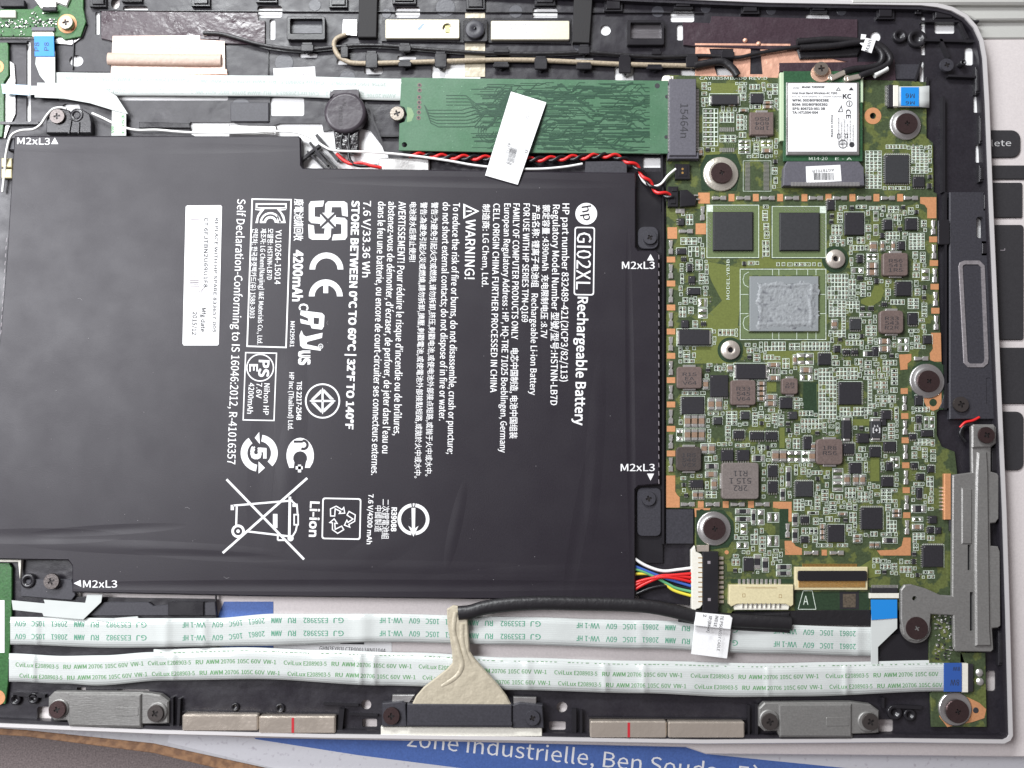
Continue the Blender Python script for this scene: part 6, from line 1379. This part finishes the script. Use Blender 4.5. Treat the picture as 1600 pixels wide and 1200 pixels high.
MB().prism(BR, 9, 15, 0, 1.6, holes=[ring(1429, 935, 3.8, 14), rrect(1512, 851, 1517, 891, 1), rrect(1515.5, 925, 1521, 986, 1)]).build('plate', M['cast'], br)
MB().prism([(1528, 706), (1543, 706), (1545, 738), (1548, 985), (1550, 1010), (1525, 1010), (1524, 860), (1526, 740)], 15, 19, 0, 2.5).build('raised_spine', M['cast'], br)
MB().prism([(1519, 665), (1555, 665), (1555, 692), (1547, 699), (1519, 700)], 15, 18.5, 0, 2).build('upper_pad', M['cast'], br)
MB().prism([(1503, 762), (1519, 764), (1519, 850), (1503, 850)], 15, 17, 0, 1.5).build('stamped_panel', M['cast'], br)
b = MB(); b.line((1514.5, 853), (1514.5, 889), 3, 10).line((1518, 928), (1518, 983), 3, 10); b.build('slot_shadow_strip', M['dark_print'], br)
b = MB(); b.lathe(1431, 981, [(23, 9), (23, 11), (22, 12)], 30); b.build('screw_seat', M['cast'], br)
tag(MB().tube([(1500, 668, 8), (1508, 660, 9), (1520, 657, 10), (1530, 652, 9)], 2, 8).build('red_wire', M['wire_red']), 'short red wire curving above the grey cast bracket', 'wire')
tag(MB().tube([(1508, 690, 6), (1500, 678, 7), (1506, 666, 8), (1520, 662, 9)], 2.4, 8).build('black_wire', M['wire_black']), 'short black wire curving left of the grey cast bracket top', 'wire')

# ================================================================ SMALL SIDE BOARDS
sb = thing('upper_left_board', 'small green board at the upper left with a bright screw and a short ribbon socket', 'circuit board', 60, 40, 2)
MB().prism([(-40, 14), (50, 14), (58, 8), (60, -30), (130, -30), (130, 14), (134, 34), (126, 57), (100, 62), (95, 57), (-40, 57)], 2, 6, 0, .6).build('board', M['pcb2'], sb)
MB().prism([(-40, 57), (100, 57), (105, 62), (120, 62), (130, 48), (135, 40), (128, 58), (112, 70), (86, 68), (84, 60), (-40, 60)], .3, 2.5, 0, .5).build('metal_backing', M['tin'], sb)
MB().prism(ring(105, 37, 15, 28), 6, 6.4).build('ground_pad', M['copper'], sb)
b = MB(); b.box(49, 42, 85, 48, 6, 10, 0, .5); b.build('ribbon_socket', M['socket'], sb)
b = MB(); [b.box(51 + i * 2, 48, 52.2 + i * 2, 52, 6, 7.5) for i in range(16)]; b.box(50, 51, 84, 57, 6, 9, 0, .4); b.build('ribbon_latch', M['white_plastic'], sb)
MB().box(0, 16, 24, 27, 6, 10, 0, .8).build('white_block', M['white_plastic'], sb)
b = MB(); b.prism([(53, 0), (64, 14), (88, 14), (88, 4), (104, 10), (110, -4), (108, -20), (53, -20)], 6, 10, 0, 1.5); b.build('silver_part', M['solder'], sb)
b = MB(); b.box(66, 10, 88, 17, 10, 14, 0, 1).box(0, 0, 38, 10, 2, 8, 0, 1); b.build('black_part', M['plastic2'], sb)
b = MB(); k = 0
while k < 130:
    x, y = rs.uniform(0, 88), rs.uniform(29, 42) if rs.random() < .7 else rs.uniform(16, 55)
    if (x < 26 and y < 30) or (46 < x < 90 and y > 40): k += 1; continue
    w = rs.uniform(1.2, 3.5); b.box(x, y, x + w, y + rs.uniform(1, 2.4), 6, 7.5, rs.choice([0, 0, 1]), .3); k += 1
tag(b.build('tiny_components', [M['solder'], M['chip']], sb), kind='stuff')
sb = thing('left_edge_board', 'narrow green board cut by the left frame edge with a copper ringed hole', 'circuit board', 4, 150, 2)
MB().prism([(-60, 66), (11, 66), (13, 72), (13, 118), (6, 128), (6, 190), (3, 214), (-60, 214)], 2, 6, 0, .6).build('board', M['pcb2'], sb)
MB().prism(ring(-4, 104, 10, 24), 6, 6.4, 0, 0, holes=[ring(-4, 104, 5, 16)]).build('ground_pad', M['copper'], sb)
MB().prism([(14, 94), (22, 100), (24, 124), (24, 178), (14, 200), (8, 216), (4, 216), (7, 190), (7, 128), (16, 118)], .3, 2.5, 0, .5).build('metal_backing', M['tin'], sb)
b = MB(); [b.box(2, y, 18, y + 14, 1, 8, 0, 1) for y in (247, 264)]; b.build('beige_plug', M['beige'], sb)
MB().box(12, 215, 24, 235, 2, 12, 0, 2).build('black_clamp', M['plastic3'], sb)
sb = thing('lower_left_board', 'green board strip at the lower left frame edge with a white label', 'circuit board', 5, 1000, 2)
MB().prism([(-60, 880), (14, 880), (18, 888), (18, 960), (14, 1030), (12, 1070), (8, 1100), (-60, 1104)], 2, 6, 0, .6).build('board', M['pcb2'], sb)
MB().box(-30, 938, 7, 1020, 6, 6.6, 0, .2).build('label', M['paper'], sb)
MB().prism(ring(-4, 1090, 12, 24), 6, 6.4).build('ground_pad', M['copper'], sb)
MB().prism([(-30, 872), (33, 872), (33, 878), (31, 905), (28, 878), (-30, 878)], 2, 8, 0, .5).build('white_frame', M['white_plastic'], sb)
sb = thing('corner_board', 'small green board in the lower right corner holding the socket of the lower long cable', 'circuit board', 1500, 1080, 2)
MB().prism([(1454, 1084), (1500, 1036), (1500, 1020), (1540, 1020), (1542, 1136), (1456, 1136)], 2, 6, 0, .6).build('board', M['pcb'], sb)
MB().prism([(1470, 1096), (1500, 1084), (1530, 1098), (1541, 1108), (1538, 1122), (1520, 1128), (1480, 1136), (1468, 1120)], 6, 6.5).build('ground_pad', M['copper'], sb)
b = MB(); b.lathe(1493, 1108, [(25, 6), (25, 8), (23, 9)], 32); b.build('mounting_ring', M['tin'], sb)
b = MB(); b.box(1503, 1037, 1513, 1082, 6, 12, 0, .6); b.build('ribbon_latch', M['white_plastic'], sb)
b = MB(); b.box(1513, 1038, 1521, 1081, 6, 11, 0, .6); b.build('ribbon_socket', M['chip'], sb)
b = MB(); [b.lathe(x, y, [(6, 6), (4, 8.5), (.01, 9)], 10) for x, y in ((1532, 1052), (1533, 1066))]; b.build('solder_blob', M['solder'], sb)
b = MB(); b.disc(1525, 1110, 4.5, 6.5, 7, 16); b.build('hole_mark', M['dark_print'], sb)
b = MB()
for k in range(70):
    x, y = rs.uniform(1460, 1486), rs.uniform(960, 1030); b.box(x, y, x + rs.uniform(1.5, 4), y + rs.uniform(1, 3), ZP, ZP + 1.6, rs.choice([0, 0, 1]), .3)
tag(b.build('tiny_components', [M['solder'], M['chip']], mb), kind='stuff')
for o in bpy.data.objects:
    if '_o' in o: del o['_o']
